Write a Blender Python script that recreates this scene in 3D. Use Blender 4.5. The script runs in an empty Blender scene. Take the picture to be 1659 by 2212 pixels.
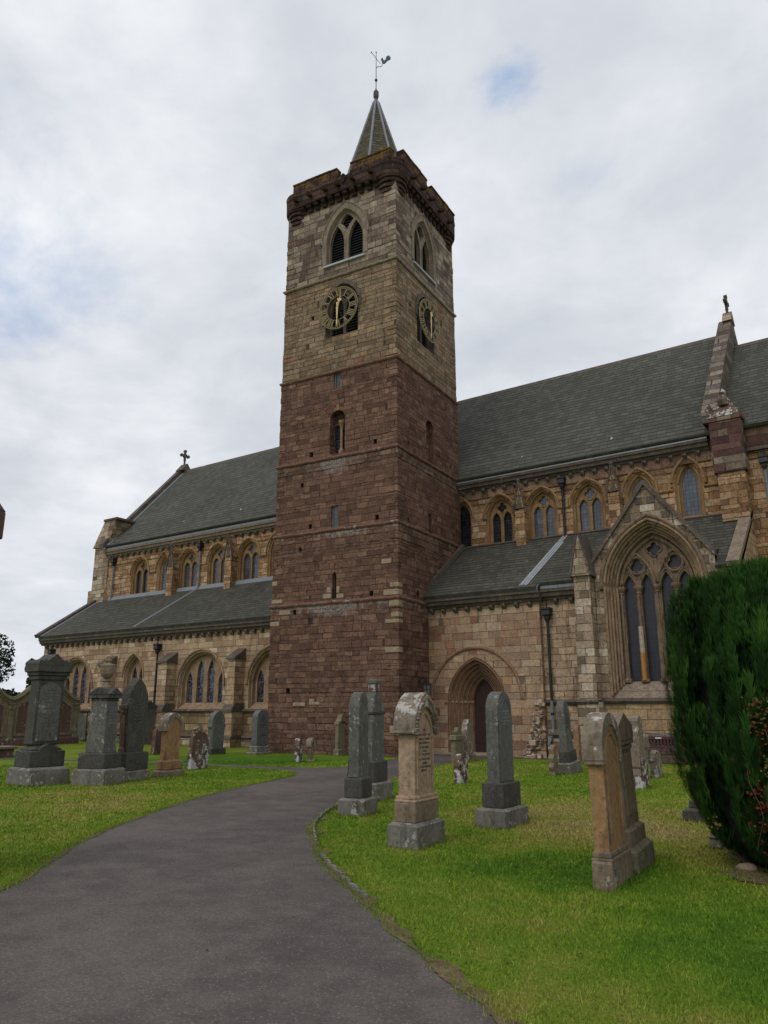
import bpy, math, random
import numpy as np
from mathutils import Vector, Matrix, geometry
random.seed(7); RNG=np.random.default_rng(5)
S=bpy.context.scene; COL=S.collection
R=math.radians
# ------------------------------------------------------------------ camera
F=1661.; EYE=1.7; PITCH=math.atan(426/1661.); HEAD=R(34.8)
fw=Vector((-math.sin(HEAD)*math.cos(PITCH),math.cos(HEAD)*math.cos(PITCH),math.sin(PITCH)))
rt=Vector((math.cos(HEAD),math.sin(HEAD),0)); upv=rt.cross(fw)
cd=bpy.data.cameras.new('camera'); cam=bpy.data.objects.new('camera',cd); COL.objects.link(cam)
cam.matrix_world=Matrix(((rt.x,upv.x,-fw.x,0),(rt.y,upv.y,-fw.y,0),(rt.z,upv.z,-fw.z,EYE),(0,0,0,1)))
cd.sensor_fit='VERTICAL'; cd.sensor_height=36; cd.lens=36*F/2212; cd.clip_start=.1; cd.clip_end=2000
S.camera=cam
S.view_settings.view_transform='Standard'; S.view_settings.look='None'
S.view_settings.exposure=0.0; S.view_settings.gamma=1; S.view_settings.use_curve_mapping=False
# ------------------------------------------------------------------ node helper
class NT:
    def __init__(s,tree): s.t=tree; tree.nodes.clear()
    def n(s,typ,ins=None,**at):
        nd=s.t.nodes.new(typ)
        for k,v in at.items(): setattr(nd,k,v)
        for k,v in (ins or {}).items():
            sk=nd.inputs[k]
            if isinstance(v,bpy.types.NodeSocket): s.t.links.new(v,sk)
            else:
                if sk.type=='RGBA' and len(v)==3: v=(*v,1)
                sk.default_value=v
        return nd
    def m(s,op,a,b=0.,c=0.,clamp=False):
        nd=s.n('ShaderNodeMath',{0:a,1:b,2:c},operation=op); nd.use_clamp=clamp; return nd.outputs[0]
    def mix(s,f,a,b,bt='MIX'):
        nd=s.t.nodes.new('ShaderNodeMix'); nd.data_type='RGBA'; nd.blend_type=bt; nd.clamp_factor=True
        for sk,v in ((nd.inputs[0],f),(nd.inputs[6],a),(nd.inputs[7],b)):
            if isinstance(v,bpy.types.NodeSocket): s.t.links.new(v,sk)
            else:
                if sk.type=='RGBA' and len(v)==3: v=(*v,1)
                sk.default_value=v
        return nd.outputs[2]
    def noise(s,vec,scale,detail=4.,rough=.55,dim='3D',**k):
        ins={'Scale':scale,'Detail':detail,'Roughness':rough}
        if dim=='1D': ins['W']=vec
        else: ins['Vector']=vec
        ins.update(k)
        return s.n('ShaderNodeTexNoise',ins,noise_dimensions=dim)
    def ramp(s,f,pts,interp='LINEAR'):
        nd=s.n('ShaderNodeValToRGB',{0:f}); cr=nd.color_ramp; cr.interpolation=interp
        while len(cr.elements)<len(pts): cr.elements.new(.5)
        for e,(p,c) in zip(cr.elements,pts):
            e.position=p; e.color=(*c,1) if not isinstance(c,(int,float)) else (c,c,c,1)
        return nd.outputs[0]
    def step(s,f,a,b):
        nd=s.n('ShaderNodeMapRange',{0:f,1:a,2:b,3:0.,4:1.}); nd.interpolation_type='SMOOTHSTEP'; return nd.outputs[0]
    def vmul(s,v,xyz):
        return s.n('ShaderNodeVectorMath',{0:v,1:xyz},operation='MULTIPLY').outputs[0]
    def vadd(s,a,b): return s.n('ShaderNodeVectorMath',{0:a,1:b},operation='ADD').outputs[0]
# ------------------------------------------------------------------ world : overcast sky with a few blue gaps
W=bpy.data.worlds.new('World'); S.world=W; W.use_nodes=True
SUN_EL,SUN_AZ=R(50),R(185)      # azimuth measured from +Y clockwise
g=NT(W.node_tree)
sky=g.n('ShaderNodeTexSky',sky_type='NISHITA'); sky.sun_disc=False; sky.sun_elevation=SUN_EL; sky.sun_rotation=SUN_AZ
d=g.n('ShaderNodeTexCoord').outputs['Generated']
sp=g.n('ShaderNodeSeparateXYZ',{0:d})
zz=g.m('MAXIMUM',g.m('ADD',sp.outputs[2],.22),.05)
cv=g.n('ShaderNodeCombineXYZ',{0:g.m('DIVIDE',sp.outputs[0],zz),1:g.m('DIVIDE',sp.outputs[1],zz),2:0.}).outputs[0]
n1=g.noise(cv,1.35,9.,.56,Distortion=.3).outputs[0]
n2=g.noise(g.vadd(cv,(7.3,2.1,0.)),3.1,10.,.6,Distortion=.25).outputs[0]
n3=g.noise(g.vadd(cv,(1.3,9.1,0.)),.5,3.,.5).outputs[0]
tone=g.m('ADD',g.m('ADD',g.m('MULTIPLY',n1,.5),g.m('MULTIPLY',n2,.36)),g.m('MULTIPLY',n3,.25))
cloud=g.ramp(tone,[(.43,(5.7,6.1,6.85)),(.50,(6.5,6.85,7.45)),(.555,(7.2,7.5,8.05)),(.61,(8.1,8.35,8.8)),(.70,(9.6,9.7,10.0))])
def dirpx(x,y):
    v=fw*F+rt*(x-829.5)-upv*(y-1106); return v.normalized()
def gap(x,y,r0,r1):
    dt=g.n('ShaderNodeVectorMath',{0:d,1:dirpx(x,y)},operation='DISTANCE').outputs['Value']
    dt=g.m('ADD',dt,g.m('MULTIPLY',g.m('SUBTRACT',n2,.5),.42))
    return g.m('SUBTRACT',1.,g.step(dt,r0,r1))
# thicker brightness near the horizon
low=g.m('SUBTRACT',1.,g.step(sp.outputs[2],.0,.32))
cloud=g.mix(g.m('MULTIPLY',low,.35),cloud,(8.0,8.35,9.0))
mask=g.m('MAXIMUM',g.m('MULTIPLY',gap(1085,192,-.07,.03),1.),g.m('MULTIPLY',gap(25,545,-.03,.14),.6))
mask=g.m('MAXIMUM',mask,g.m('MULTIPLY',gap(1275,375,-.04,.03),.15))
blue=g.mix(1.0,sky.outputs[0],(1.5,1.5,1.5),'MULTIPLY')
blue=g.mix(.85,blue,(3.1,4.7,7.5))
skyc=g.mix(mask,cloud,blue)
bg=g.n('ShaderNodeBackground',{'Color':skyc,'Strength':.1})
g.t.links.new(bg.outputs[0],g.n('ShaderNodeOutputWorld').inputs[0])
sl=bpy.data.lights.new('sun','SUN'); so=bpy.data.objects.new('sun',sl); COL.objects.link(so)
sl.energy=.9; sl.angle=R(22); sl.color=(1,.96,.9)
sv=Vector((math.sin(SUN_AZ)*math.cos(SUN_EL),math.cos(SUN_AZ)*math.cos(SUN_EL),math.sin(SUN_EL)))
so.rotation_euler=sv.to_track_quat('Z','Y').to_euler()
# ------------------------------------------------------------------ materials
def newmat(name):
    m=bpy.data.materials.new(name); m.use_nodes=True; return m,NT(m.node_tree)
def finish(g,col,rough=.9,bump=None,spec=.25,bstr=1.,bdist=.02,**ex):
    b=g.n('ShaderNodeBsdfPrincipled',{'Base Color':col,'Roughness':rough,'Specular IOR Level':spec,**ex})
    if bump is not None:
        bn=g.n('ShaderNodeBump',{'Strength':bstr,'Distance':bdist,'Height':bump}); g.t.links.new(bn.outputs[0],b.inputs['Normal'])
    g.t.links.new(b.outputs[0],g.n('ShaderNodeOutputMaterial').inputs[0])
def masonry(name,pal,bw=.5,bh=.26,mortar=(.2,.16,.13),ms=.012,rowvar=.5,warp=.04,grime=.35,soot=.0,bumpd=.03,rndrow=.7,stain=None,lich=None,contrast=1.,mortarf=.8,fleck=None,lightj=.5,bvar=1.):
    m,g=newmat(name)
    tc=g.n('ShaderNodeTexCoord'); uv=tc.outputs['UV']; ob=tc.outputs['Object']
    wp=g.noise(uv,2.2,3.,.6,'2D').outputs['Color']
    wv=g.n('ShaderNodeVectorMath',{0:g.n('ShaderNodeVectorMath',{0:wp,1:(.5,.5,.5)},operation='SUBTRACT').outputs[0],1:(warp,warp,0)},operation='MULTIPLY').outputs[0]
    wp2=g.noise(uv,9.,2.,.6,'2D').outputs['Color']
    wv2=g.n('ShaderNodeVectorMath',{0:g.n('ShaderNodeVectorMath',{0:wp2,1:(.5,.5,.5)},operation='SUBTRACT').outputs[0],1:(warp*.6,warp*.6,0)},operation='MULTIPLY').outputs[0]
    s=g.n('ShaderNodeSeparateXYZ',{0:g.vadd(g.vadd(uv,wv),wv2)})
    v=s.outputs[1]
    nv=g.noise(v,1.7,2.,.6,'1D').outputs[0]
    v2=g.m('ADD',v,g.m('MULTIPLY',g.m('SUBTRACT',nv,.5),rowvar))
    row=g.m('FLOOR',g.m('DIVIDE',v2,bh))
    wn=g.n('ShaderNodeTexWhiteNoise',{'W':row},noise_dimensions='1D').outputs['Value']
    u2=g.m('MULTIPLY',g.m('ADD',s.outputs[0],g.m('MULTIPLY',wn,3.7)),g.m('ADD',1-rndrow*.5,g.m('MULTIPLY',wn,rndrow)))
    # irregular block widths along the row
    nu=g.noise(g.m('ADD',u2,g.m('MULTIPLY',wn,91.)),1.3/bw*.5,1.,.5,'1D').outputs[0]
    u3=g.m('ADD',u2,g.m('MULTIPLY',g.m('SUBTRACT',nu,.5),bw*1.3))
    bv=g.n('ShaderNodeCombineXYZ',{0:u3,1:v2,2:0.}).outputs[0]
    br=g.n('ShaderNodeTexBrick',{'Vector':bv,'Color1':(0,0,0),'Color2':(1,1,1),'Mortar':(.5,.5,.5),'Scale':1.,'Mortar Size':ms,'Mortar Smooth':.6,'Bias':0.,'Brick Width':bw,'Row Height':bh},offset=0.,squash=1.)
    val=br.outputs['Color']; fac=br.outputs['Fac']
    c=g.ramp(val,pal,'LINEAR')
    nf=g.noise(ob,14.,5.,.65).outputs[0]
    nm=g.noise(ob,3.1,4.,.6).outputs[0]
    nl=g.noise(ob,.55,4.,.6).outputs[0]
    k=g.m('ADD',.25,g.m('MULTIPLY',nf,1.5*contrast))
    k=g.m('MULTIPLY',k,g.m('ADD',.55,g.m('MULTIPLY',nm,.9)))
    k=g.m('MULTIPLY',k,g.m('ADD',1-grime*.75,g.m('MULTIPLY',nl,grime*1.5)))
    w2=g.n('ShaderNodeTexWhiteNoise',{'W':g.m('MULTIPLY',val,977.)},noise_dimensions='1D').outputs['Value']
    k=g.m('MULTIPLY',k,g.m('ADD',1.-.25*bvar,g.m('MULTIPLY',w2,.5*bvar)))
    pit=g.noise(ob,8.5,6.,.72).outputs[0]
    k=g.m('MULTIPLY',k,g.m('SUBTRACT',1.,g.m('MULTIPLY',g.step(pit,.56,.66),.45*contrast)))
    gray=g.n('ShaderNodeCombineColor',{0:k,1:k,2:k}).outputs[0]
    c=g.mix(1.,c,gray,'MULTIPLY')
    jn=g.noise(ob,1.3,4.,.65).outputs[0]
    mc=g.mix(g.step(jn,lightj-.07,lightj+.07),(.018,.013,.011),mortar)  # near-black joints: dirt plus shadow lines between stones, painted into the colour
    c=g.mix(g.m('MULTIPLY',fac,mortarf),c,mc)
    if soot>0:
        st=g.noise(g.vmul(ob,(2.2,2.2,.35)),1.6,5.,.65).outputs[0]
        c=g.mix(g.m('MULTIPLY',g.step(st,.52,.72),soot),c,(.035,.028,.024))
    if fleck:
        fl=g.noise(ob,5.5,5.,.7).outputs[0]
        c=g.mix(g.m('MULTIPLY',g.step(fl,.62,.68),fleck[1]),c,fleck[0])
    if stain:   # pale lime weeping below the string courses: (list of (ztop,length,u0,u1))
        so_=g.n('ShaderNodeSeparateXYZ',{0:ob}); z=so_.outputs[2]; x=so_.outputs[0]
        sn=g.noise(g.vmul(ob,(1.,1.,.6)),4.2,6.,.75).outputs[0]
        tot=None
        for zt,ln,u0,u1 in stain:
            a=g.m('MULTIPLY',g.step(z,zt-ln,zt),g.m('LESS_THAN',z,zt))
            b=g.m('MULTIPLY',g.step(x,u0-.5,u0+.4),g.m('SUBTRACT',1.,g.step(x,u1-.4,u1+.5)))
            q=g.m('MULTIPLY',g.m('POWER',a,1.3),g.m('ADD',.42,g.m('MULTIPLY',b,.58)))
            tot=q if tot is None else g.m('MAXIMUM',tot,q)
        th=g.m('SUBTRACT',g.m('ADD',sn,g.m('MULTIPLY',tot,.36)),.72)
        sp2=g.noise(ob,17.,4.,.75).outputs[0]; msk=g.m('MULTIPLY',g.m('MULTIPLY',g.step(th,-.12,.06),g.step(sp2,.42,.56)),g.m('MINIMUM',g.m('MULTIPLY',tot,3.),1.))
        c=g.mix(g.m('MULTIPLY',msk,.8),c,(.34,.32,.30))
    if lich:    # coloured lichen on high tops: (z0,z1,colour)
        so_=g.n('ShaderNodeSeparateXYZ',{0:ob}); z=so_.outputs[2]
        ln_=g.noise(ob,2.6,6.,.72).outputs[0]
        msk=g.step(g.m('ADD',ln_,g.m('MULTIPLY',g.step(z,lich[0],lich[1]),.16)),.60,.72)
        c=g.mix(g.m('MULTIPLY',msk,.75),c,lich[2])
        wl=g.noise(ob,11.,4.,.7).outputs[0]
        c=g.mix(g.step(wl,.68,.72),c,(.36,.33,.28))
    h=g.m('ADD',g.m('MULTIPLY',g.m('SUBTRACT',1.,fac),.9),g.m('ADD',g.m('MULTIPLY',nf,.8),g.m('MULTIPLY',val,.35)))
    finish(g,c,.93,h,.12,1.,bumpd)
    return m
def stonemat(name,c1,c2,lichen=(.42,.41,.37),cover=.5,ls=9.,dark=.5,speck=0.,moss=.0,rough=.85,spec=.25,bd=.008):
    m,g=newmat(name)
    tc=g.n('ShaderNodeTexCoord'); ob=tc.outputs['Object']
    na=g.noise(ob,2.4,6.,.65).outputs[0]; nb=g.noise(ob,16.,5.,.65).outputs[0]; nc=g.noise(g.vmul(ob,(3.5,3.5,.7)),2.6,5.,.62).outputs[0]
    c=g.mix(g.step(na,.3,.7),c1,c2)
    k=g.m('ADD',.3,g.m('MULTIPLY',nb,1.4)); pt=g.noise(ob,21.,5.,.75).outputs[0]; k=g.m('MULTIPLY',k,g.m('SUBTRACT',1.,g.m('MULTIPLY',g.step(pt,.57,.66),.5))); k=g.m('MULTIPLY',k,g.m('ADD',.72,g.m('MULTIPLY',g.noise(ob,5.5,5.,.7).outputs[0],.56))); gray=g.n('ShaderNodeCombineColor',{0:k,1:k,2:k}).outputs[0]
    c=g.mix(1.,c,gray,'MULTIPLY')
    if speck:
        vs=g.noise(ob,130.,2.,.6).outputs[0]
        c=g.mix(g.m('MULTIPLY',g.step(vs,.56,.66),speck),c,(.45,.45,.45))
    c=g.mix(g.m('MULTIPLY',g.step(nc,.5,.72),dark),c,(.03,.027,.024))
    if moss:
        mo=g.noise(ob,3.7,5.,.7).outputs[0]
        c=g.mix(g.m('MULTIPLY',g.step(mo,.52,.68),moss),c,(.13,.12,.03))
    l1=g.noise(ob,ls,6.,.72).outputs[0]; l2=g.noise(ob,ls*.22,3.,.6).outputs[0]
    lm=g.step(g.m('ADD',l1,g.m('MULTIPLY',g.m('SUBTRACT',l2,.5),.7)),.72-cover*.28,.77-cover*.28)
    c=g.mix(g.m('MULTIPLY',lm,.85),c,lichen)
    h=g.m('ADD',g.m('MULTIPLY',nb,.9),g.m('ADD',g.m('MULTIPLY',lm,.35),na))
    finish(g,c,rough,h,spec,.8,bd)
    return m
def slate(name,pal,bw=.3,bh=.24,moss=(.16,.16,.11),mosscov=.4,stretch=1.):
    m,g=newmat(name)
    tc=g.n('ShaderNodeTexCoord'); uv=tc.outputs['UV']; ob=tc.outputs['Object']
    wp=g.noise(uv,6.,2.,.6,'2D').outputs['Color']
    wv=g.vmul(g.n('ShaderNodeVectorMath',{0:wp,1:(.5,.5,.5)},operation='SUBTRACT').outputs[0],(.05,.045,0))
    s=g.n('ShaderNodeSeparateXYZ',{0:g.vadd(uv,wv)})
    row=g.m('FLOOR',g.m('DIVIDE',s.outputs[1],bh))
    wn=g.n('ShaderNodeTexWhiteNoise',{'W':row},noise_dimensions='1D').outputs['Value']
    bv=g.n('ShaderNodeCombineXYZ',{0:g.m('ADD',s.outputs[0],g.m('MULTIPLY',wn,2.)),1:s.outputs[1],2:0.}).outputs[0]
    br=g.n('ShaderNodeTexBrick',{'Vector':bv,'Color1':(0,0,0),'Color2':(1,1,1),'Mortar':(.1,.1,.1),'Scale':1.,'Mortar Size':.011,'Mortar Smooth':.4,'Brick Width':bw,'Row Height':bh},offset=.0)
    val=br.outputs['Color']
    c=g.ramp(val,pal)
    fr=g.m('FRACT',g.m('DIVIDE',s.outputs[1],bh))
    na=g.noise(ob,1.1,6.,.7).outputs[0]; nb=g.noise(ob,22.,4.,.65).outputs[0]; nd_=g.noise(ob,.28,3.,.6).outputs[0]
    k=g.m('MULTIPLY',g.m('ADD',.45,g.m('MULTIPLY',nb,1.1)),g.m('ADD',.7,g.m('MULTIPLY',nd_,.6)))
    c=g.mix(1.,c,g.n('ShaderNodeCombineColor',{0:k,1:k,2:k}).outputs[0],'MULTIPLY')
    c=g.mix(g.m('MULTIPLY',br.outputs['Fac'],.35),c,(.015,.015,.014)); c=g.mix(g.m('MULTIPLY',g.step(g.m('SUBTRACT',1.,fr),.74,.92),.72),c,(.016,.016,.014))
    l1=g.noise(ob,7.,5.,.75).outputs[0]
    lm=g.step(g.m('ADD',l1,g.m('MULTIPLY',g.m('SUBTRACT',na,.5),.9)),.76-mosscov*.25,.83-mosscov*.25)
    c=g.mix(g.m('MULTIPLY',lm,.7),c,moss)
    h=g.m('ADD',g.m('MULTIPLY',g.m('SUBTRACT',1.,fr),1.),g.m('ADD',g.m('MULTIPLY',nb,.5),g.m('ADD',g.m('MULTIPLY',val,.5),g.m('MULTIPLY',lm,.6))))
    finish(g,c,.85,h,.12,1.,.03)
    return m
def plain(name,c,rough=.7,var=.35,scale=6.,metal=0.,spec=.4,bd=.004):
    m,g=newmat(name)
    ob=g.n('ShaderNodeTexCoord').outputs['Object']
    n=g.noise(ob,scale,5.,.65).outputs[0]
    k=g.m('ADD',1-var,g.m('MULTIPLY',n,2*var))
    cc=g.mix(1.,c,g.n('ShaderNodeCombineColor',{0:k,1:k,2:k}).outputs[0],'MULTIPLY')
    finish(g,cc,rough,n,spec,.6,bd,Metallic=metal)
    return m
def glassmat(name,c1,c2,w=.13,h=.16,lead=(.02,.02,.022),diamond=False,squig=0.,ms=.008,rough=.2):
    m,g=newmat(name)
    tc=g.n('ShaderNodeTexCoord'); uv=tc.outputs['UV']; ob=tc.outputs['Object']
    vec=uv
    if diamond: vec=g.n('ShaderNodeMapping',{'Vector':uv,'Rotation':(0,0,R(45))}).outputs[0]
    br=g.n('ShaderNodeTexBrick',{'Vector':vec,'Color1':(0,0,0),'Color2':(1,1,1),'Mortar':(0,0,0),'Scale':1.,'Mortar Size':ms,'Mortar Smooth':.2,'Brick Width':w,'Row Height':h},offset=0.)
    n=g.noise(ob,1.2,3.,.6).outputs[0]
    c=g.mix(g.m('ADD',g.m('MULTIPLY',br.outputs['Color'],.55),g.m('MULTIPLY',g.step(n,.35,.65),.45)),c1,c2)
    if squig:
        vo=g.n('ShaderNodeTexVoronoi',{'Vector':g.vadd(uv,g.vmul(g.noise(uv,5.,2.,.5,'2D').outputs['Color'],(.25,.25,0))),'Scale':6.5},feature='DISTANCE_TO_EDGE')
        c=g.mix(g.m('MULTIPLY',g.m('SUBTRACT',1.,g.step(vo.outputs['Distance'],.03,.09)),squig),c,(.17,.17,.2))
    c=g.mix(br.outputs['Fac'],c,lead)
    hgt=g.m('ADD',g.m('MULTIPLY',g.noise(ob,3.,2.,.5).outputs[0],1.),g.m('MULTIPLY',br.outputs['Color'],.5))
    finish(g,c,rough,hgt,.5,.35,.02)
    return m
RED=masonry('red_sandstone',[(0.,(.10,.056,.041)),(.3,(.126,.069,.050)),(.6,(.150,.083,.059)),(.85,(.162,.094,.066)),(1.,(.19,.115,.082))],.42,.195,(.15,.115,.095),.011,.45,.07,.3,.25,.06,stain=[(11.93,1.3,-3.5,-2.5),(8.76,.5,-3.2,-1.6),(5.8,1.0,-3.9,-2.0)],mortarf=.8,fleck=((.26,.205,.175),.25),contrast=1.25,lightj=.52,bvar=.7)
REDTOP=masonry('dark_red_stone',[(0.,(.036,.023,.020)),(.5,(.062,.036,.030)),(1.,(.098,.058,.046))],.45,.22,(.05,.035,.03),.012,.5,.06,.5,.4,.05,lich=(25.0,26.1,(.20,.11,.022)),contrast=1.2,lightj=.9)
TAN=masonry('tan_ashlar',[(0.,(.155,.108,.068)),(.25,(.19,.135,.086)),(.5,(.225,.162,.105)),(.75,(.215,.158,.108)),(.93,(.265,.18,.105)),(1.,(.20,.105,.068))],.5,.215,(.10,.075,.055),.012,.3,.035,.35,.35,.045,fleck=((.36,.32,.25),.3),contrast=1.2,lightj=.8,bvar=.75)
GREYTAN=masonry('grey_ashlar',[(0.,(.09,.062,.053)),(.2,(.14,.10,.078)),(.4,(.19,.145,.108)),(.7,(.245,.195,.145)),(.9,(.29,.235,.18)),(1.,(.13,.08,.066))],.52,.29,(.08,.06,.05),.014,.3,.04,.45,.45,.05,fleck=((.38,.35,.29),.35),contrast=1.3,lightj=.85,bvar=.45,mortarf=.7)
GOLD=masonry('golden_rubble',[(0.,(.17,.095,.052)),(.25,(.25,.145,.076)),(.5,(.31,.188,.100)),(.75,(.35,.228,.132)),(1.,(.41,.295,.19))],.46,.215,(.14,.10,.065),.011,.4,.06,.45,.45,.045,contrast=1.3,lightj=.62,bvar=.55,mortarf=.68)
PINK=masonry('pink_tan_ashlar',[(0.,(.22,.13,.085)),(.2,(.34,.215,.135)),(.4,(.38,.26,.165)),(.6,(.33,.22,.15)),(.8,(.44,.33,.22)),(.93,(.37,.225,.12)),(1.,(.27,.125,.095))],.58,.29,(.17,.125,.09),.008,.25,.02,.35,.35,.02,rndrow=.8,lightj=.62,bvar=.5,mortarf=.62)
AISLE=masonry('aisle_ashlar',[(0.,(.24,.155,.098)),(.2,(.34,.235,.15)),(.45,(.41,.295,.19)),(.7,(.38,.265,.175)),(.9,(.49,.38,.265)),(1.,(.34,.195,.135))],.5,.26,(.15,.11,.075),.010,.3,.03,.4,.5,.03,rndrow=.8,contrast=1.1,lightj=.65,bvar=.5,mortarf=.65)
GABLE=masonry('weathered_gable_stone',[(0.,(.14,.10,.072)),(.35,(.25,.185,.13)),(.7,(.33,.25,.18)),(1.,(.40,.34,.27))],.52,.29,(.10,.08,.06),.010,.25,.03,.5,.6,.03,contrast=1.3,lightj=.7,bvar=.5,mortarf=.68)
DRESS=stonemat('dressed_tan_stone',(.33,.225,.14),(.25,.165,.105),(.35,.28,.2),.15,7.,.75,bd=.01)
TRACERY=stonemat('sooty_tracery_stone',(.25,.175,.115),(.16,.11,.075),(.36,.29,.21),.12,8.,.9,bd=.012)
DRESSG=stonemat('dressed_grey_stone',(.27,.21,.155),(.19,.145,.108),(.34,.31,.27),.3,7.,.5,bd=.012)
DRESSGOLD=stonemat('dressed_golden_stone',(.33,.21,.10),(.25,.145,.065),(.33,.25,.16),.1,7.,.45,bd=.012)
DOORST=stonemat('worn_doorway_stone',(.30,.18,.105),(.22,.13,.08),(.30,.23,.16),.2,6.,.45,bd=.015)
REDDRESS=stonemat('red_string_stone',(.15,.07,.052),(.20,.11,.08),(.34,.31,.28),.35,8.,.35,bd=.015)
PALEQ=stonemat('pale_repair_stone',(.36,.28,.19),(.27,.20,.135),(.40,.36,.28),.2,6.,.25,bd=.02)
DARKST=stonemat('sooty_stone',(.085,.07,.058),(.14,.11,.085),(.24,.22,.19),.3,8.,.5,bd=.012)
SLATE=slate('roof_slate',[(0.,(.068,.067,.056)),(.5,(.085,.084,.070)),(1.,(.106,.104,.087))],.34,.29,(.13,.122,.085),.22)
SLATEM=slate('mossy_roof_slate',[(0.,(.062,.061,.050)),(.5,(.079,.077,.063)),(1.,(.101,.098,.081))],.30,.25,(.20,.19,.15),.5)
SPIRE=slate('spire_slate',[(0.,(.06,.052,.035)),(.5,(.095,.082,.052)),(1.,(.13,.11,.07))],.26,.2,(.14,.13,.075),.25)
LEAD=plain('lead_sheet',(.19,.20,.22),.55,.35,5.,.0,.5)
LEADW=plain('pale_lead',(.36,.375,.40),.55,.3,4.,.0,.4)
IRON=plain('black_iron',(.018,.018,.019),.5,.3,9.,.2,.5)
PIPEG=plain('grey_pipe',(.16,.175,.2),.5,.2,6.)
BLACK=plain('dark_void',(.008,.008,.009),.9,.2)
LOUV=plain('louvre_slats',(.03,.032,.036),.65,.4,8.)
GOLDP=plain('gilt',(.62,.45,.18),.35,.12,8.,.35,.6)
GOLDD=plain('dull_gilt',(.34,.26,.12),.45,.2,8.,.1,.5)
COPPER=plain('verdigris_copper',(.05,.095,.09),.6,.35,9.,.3)
WOOD=plain('dark_door_wood',(.032,.014,.009),.6,.35,14.)
BENCHW=plain('maroon_bench_wood',(.07,.026,.03),.55,.2,14.)
GL_D=glassmat('dark_leaded_glass',(.006,.007,.01),(.02,.024,.032),.12,.15,(.05,.05,.055),ms=.006)
GL_P=glassmat('pale_leaded_glass',(.05,.06,.075),(.12,.14,.17),.14,.17,(.018,.018,.02),ms=.008)
GL_S=glassmat('stained_glass',(.006,.007,.016),(.02,.022,.045),.3,.5,(.03,.03,.035),squig=.8)
GL_B=glassmat('big_window_glass',(.008,.008,.014),(.018,.018,.03),.12,.16,(.035,.035,.042),ms=.005,rough=.35)
PLQ=plain('white_paint',(.6,.6,.58),.5,.1)
# gravestone materials
GRAN=stonemat('grey_granite',(.135,.132,.115),(.088,.086,.074),(.33,.32,.29),.42,15.,.4,.25,.18)
GRAND=stonemat('dark_granite',(.072,.068,.058),(.046,.043,.037),(.22,.21,.19),.3,12.,.45,.25,.05)
GRANB=stonemat('blue_grey_granite',(.105,.11,.11),(.085,.09,.09),(.25,.25,.24),.05,14.,.2,.25,.0,rough=.5,spec=.4)
PLINTH=stonemat('mossy_plinth_stone',(.21,.195,.165),(.13,.122,.10),(.40,.39,.36),.4,10.,.6,.15,.4)
SAND=stonemat('buff_sandstone',(.40,.285,.19),(.32,.225,.155),(.40,.37,.32),.14,8.,.4,.0,.0)
SANDL=stonemat('lichened_sandstone',(.25,.20,.145),(.16,.13,.10),(.47,.45,.41),.62,9.,.6,.0,.12)
SANDO=stonemat('orange_sandstone',(.33,.19,.085),(.25,.155,.085),(.38,.33,.26),.18,9.,.45,.0,.0)
SANDB=stonemat('brown_sandstone',(.25,.19,.13),(.17,.128,.09),(.34,.31,.26),.26,9.,.55,.0,.12)
SANDG=stonemat('mossy_sandstone',(.20,.175,.115),(.15,.13,.085),(.30,.28,.21),.3,9.,.4,.0,.5)
REDST=stonemat('red_brown_stone',(.10,.055,.045),(.14,.085,.07),(.42,.40,.37),.25,8.,.35)
LICH=stonemat('white_lichened_stone',(.13,.08,.055),(.10,.065,.05),(.50,.50,.49),.75,7.,.4)
INSD=plain('cut_letters_dark',(.06,.05,.04),.9,.2)
INSW=plain('cut_letters_pale',(.30,.31,.32),.8,.2)
INSG=plain('cut_letters_grey',(.10,.10,.10),.8,.2)
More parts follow.
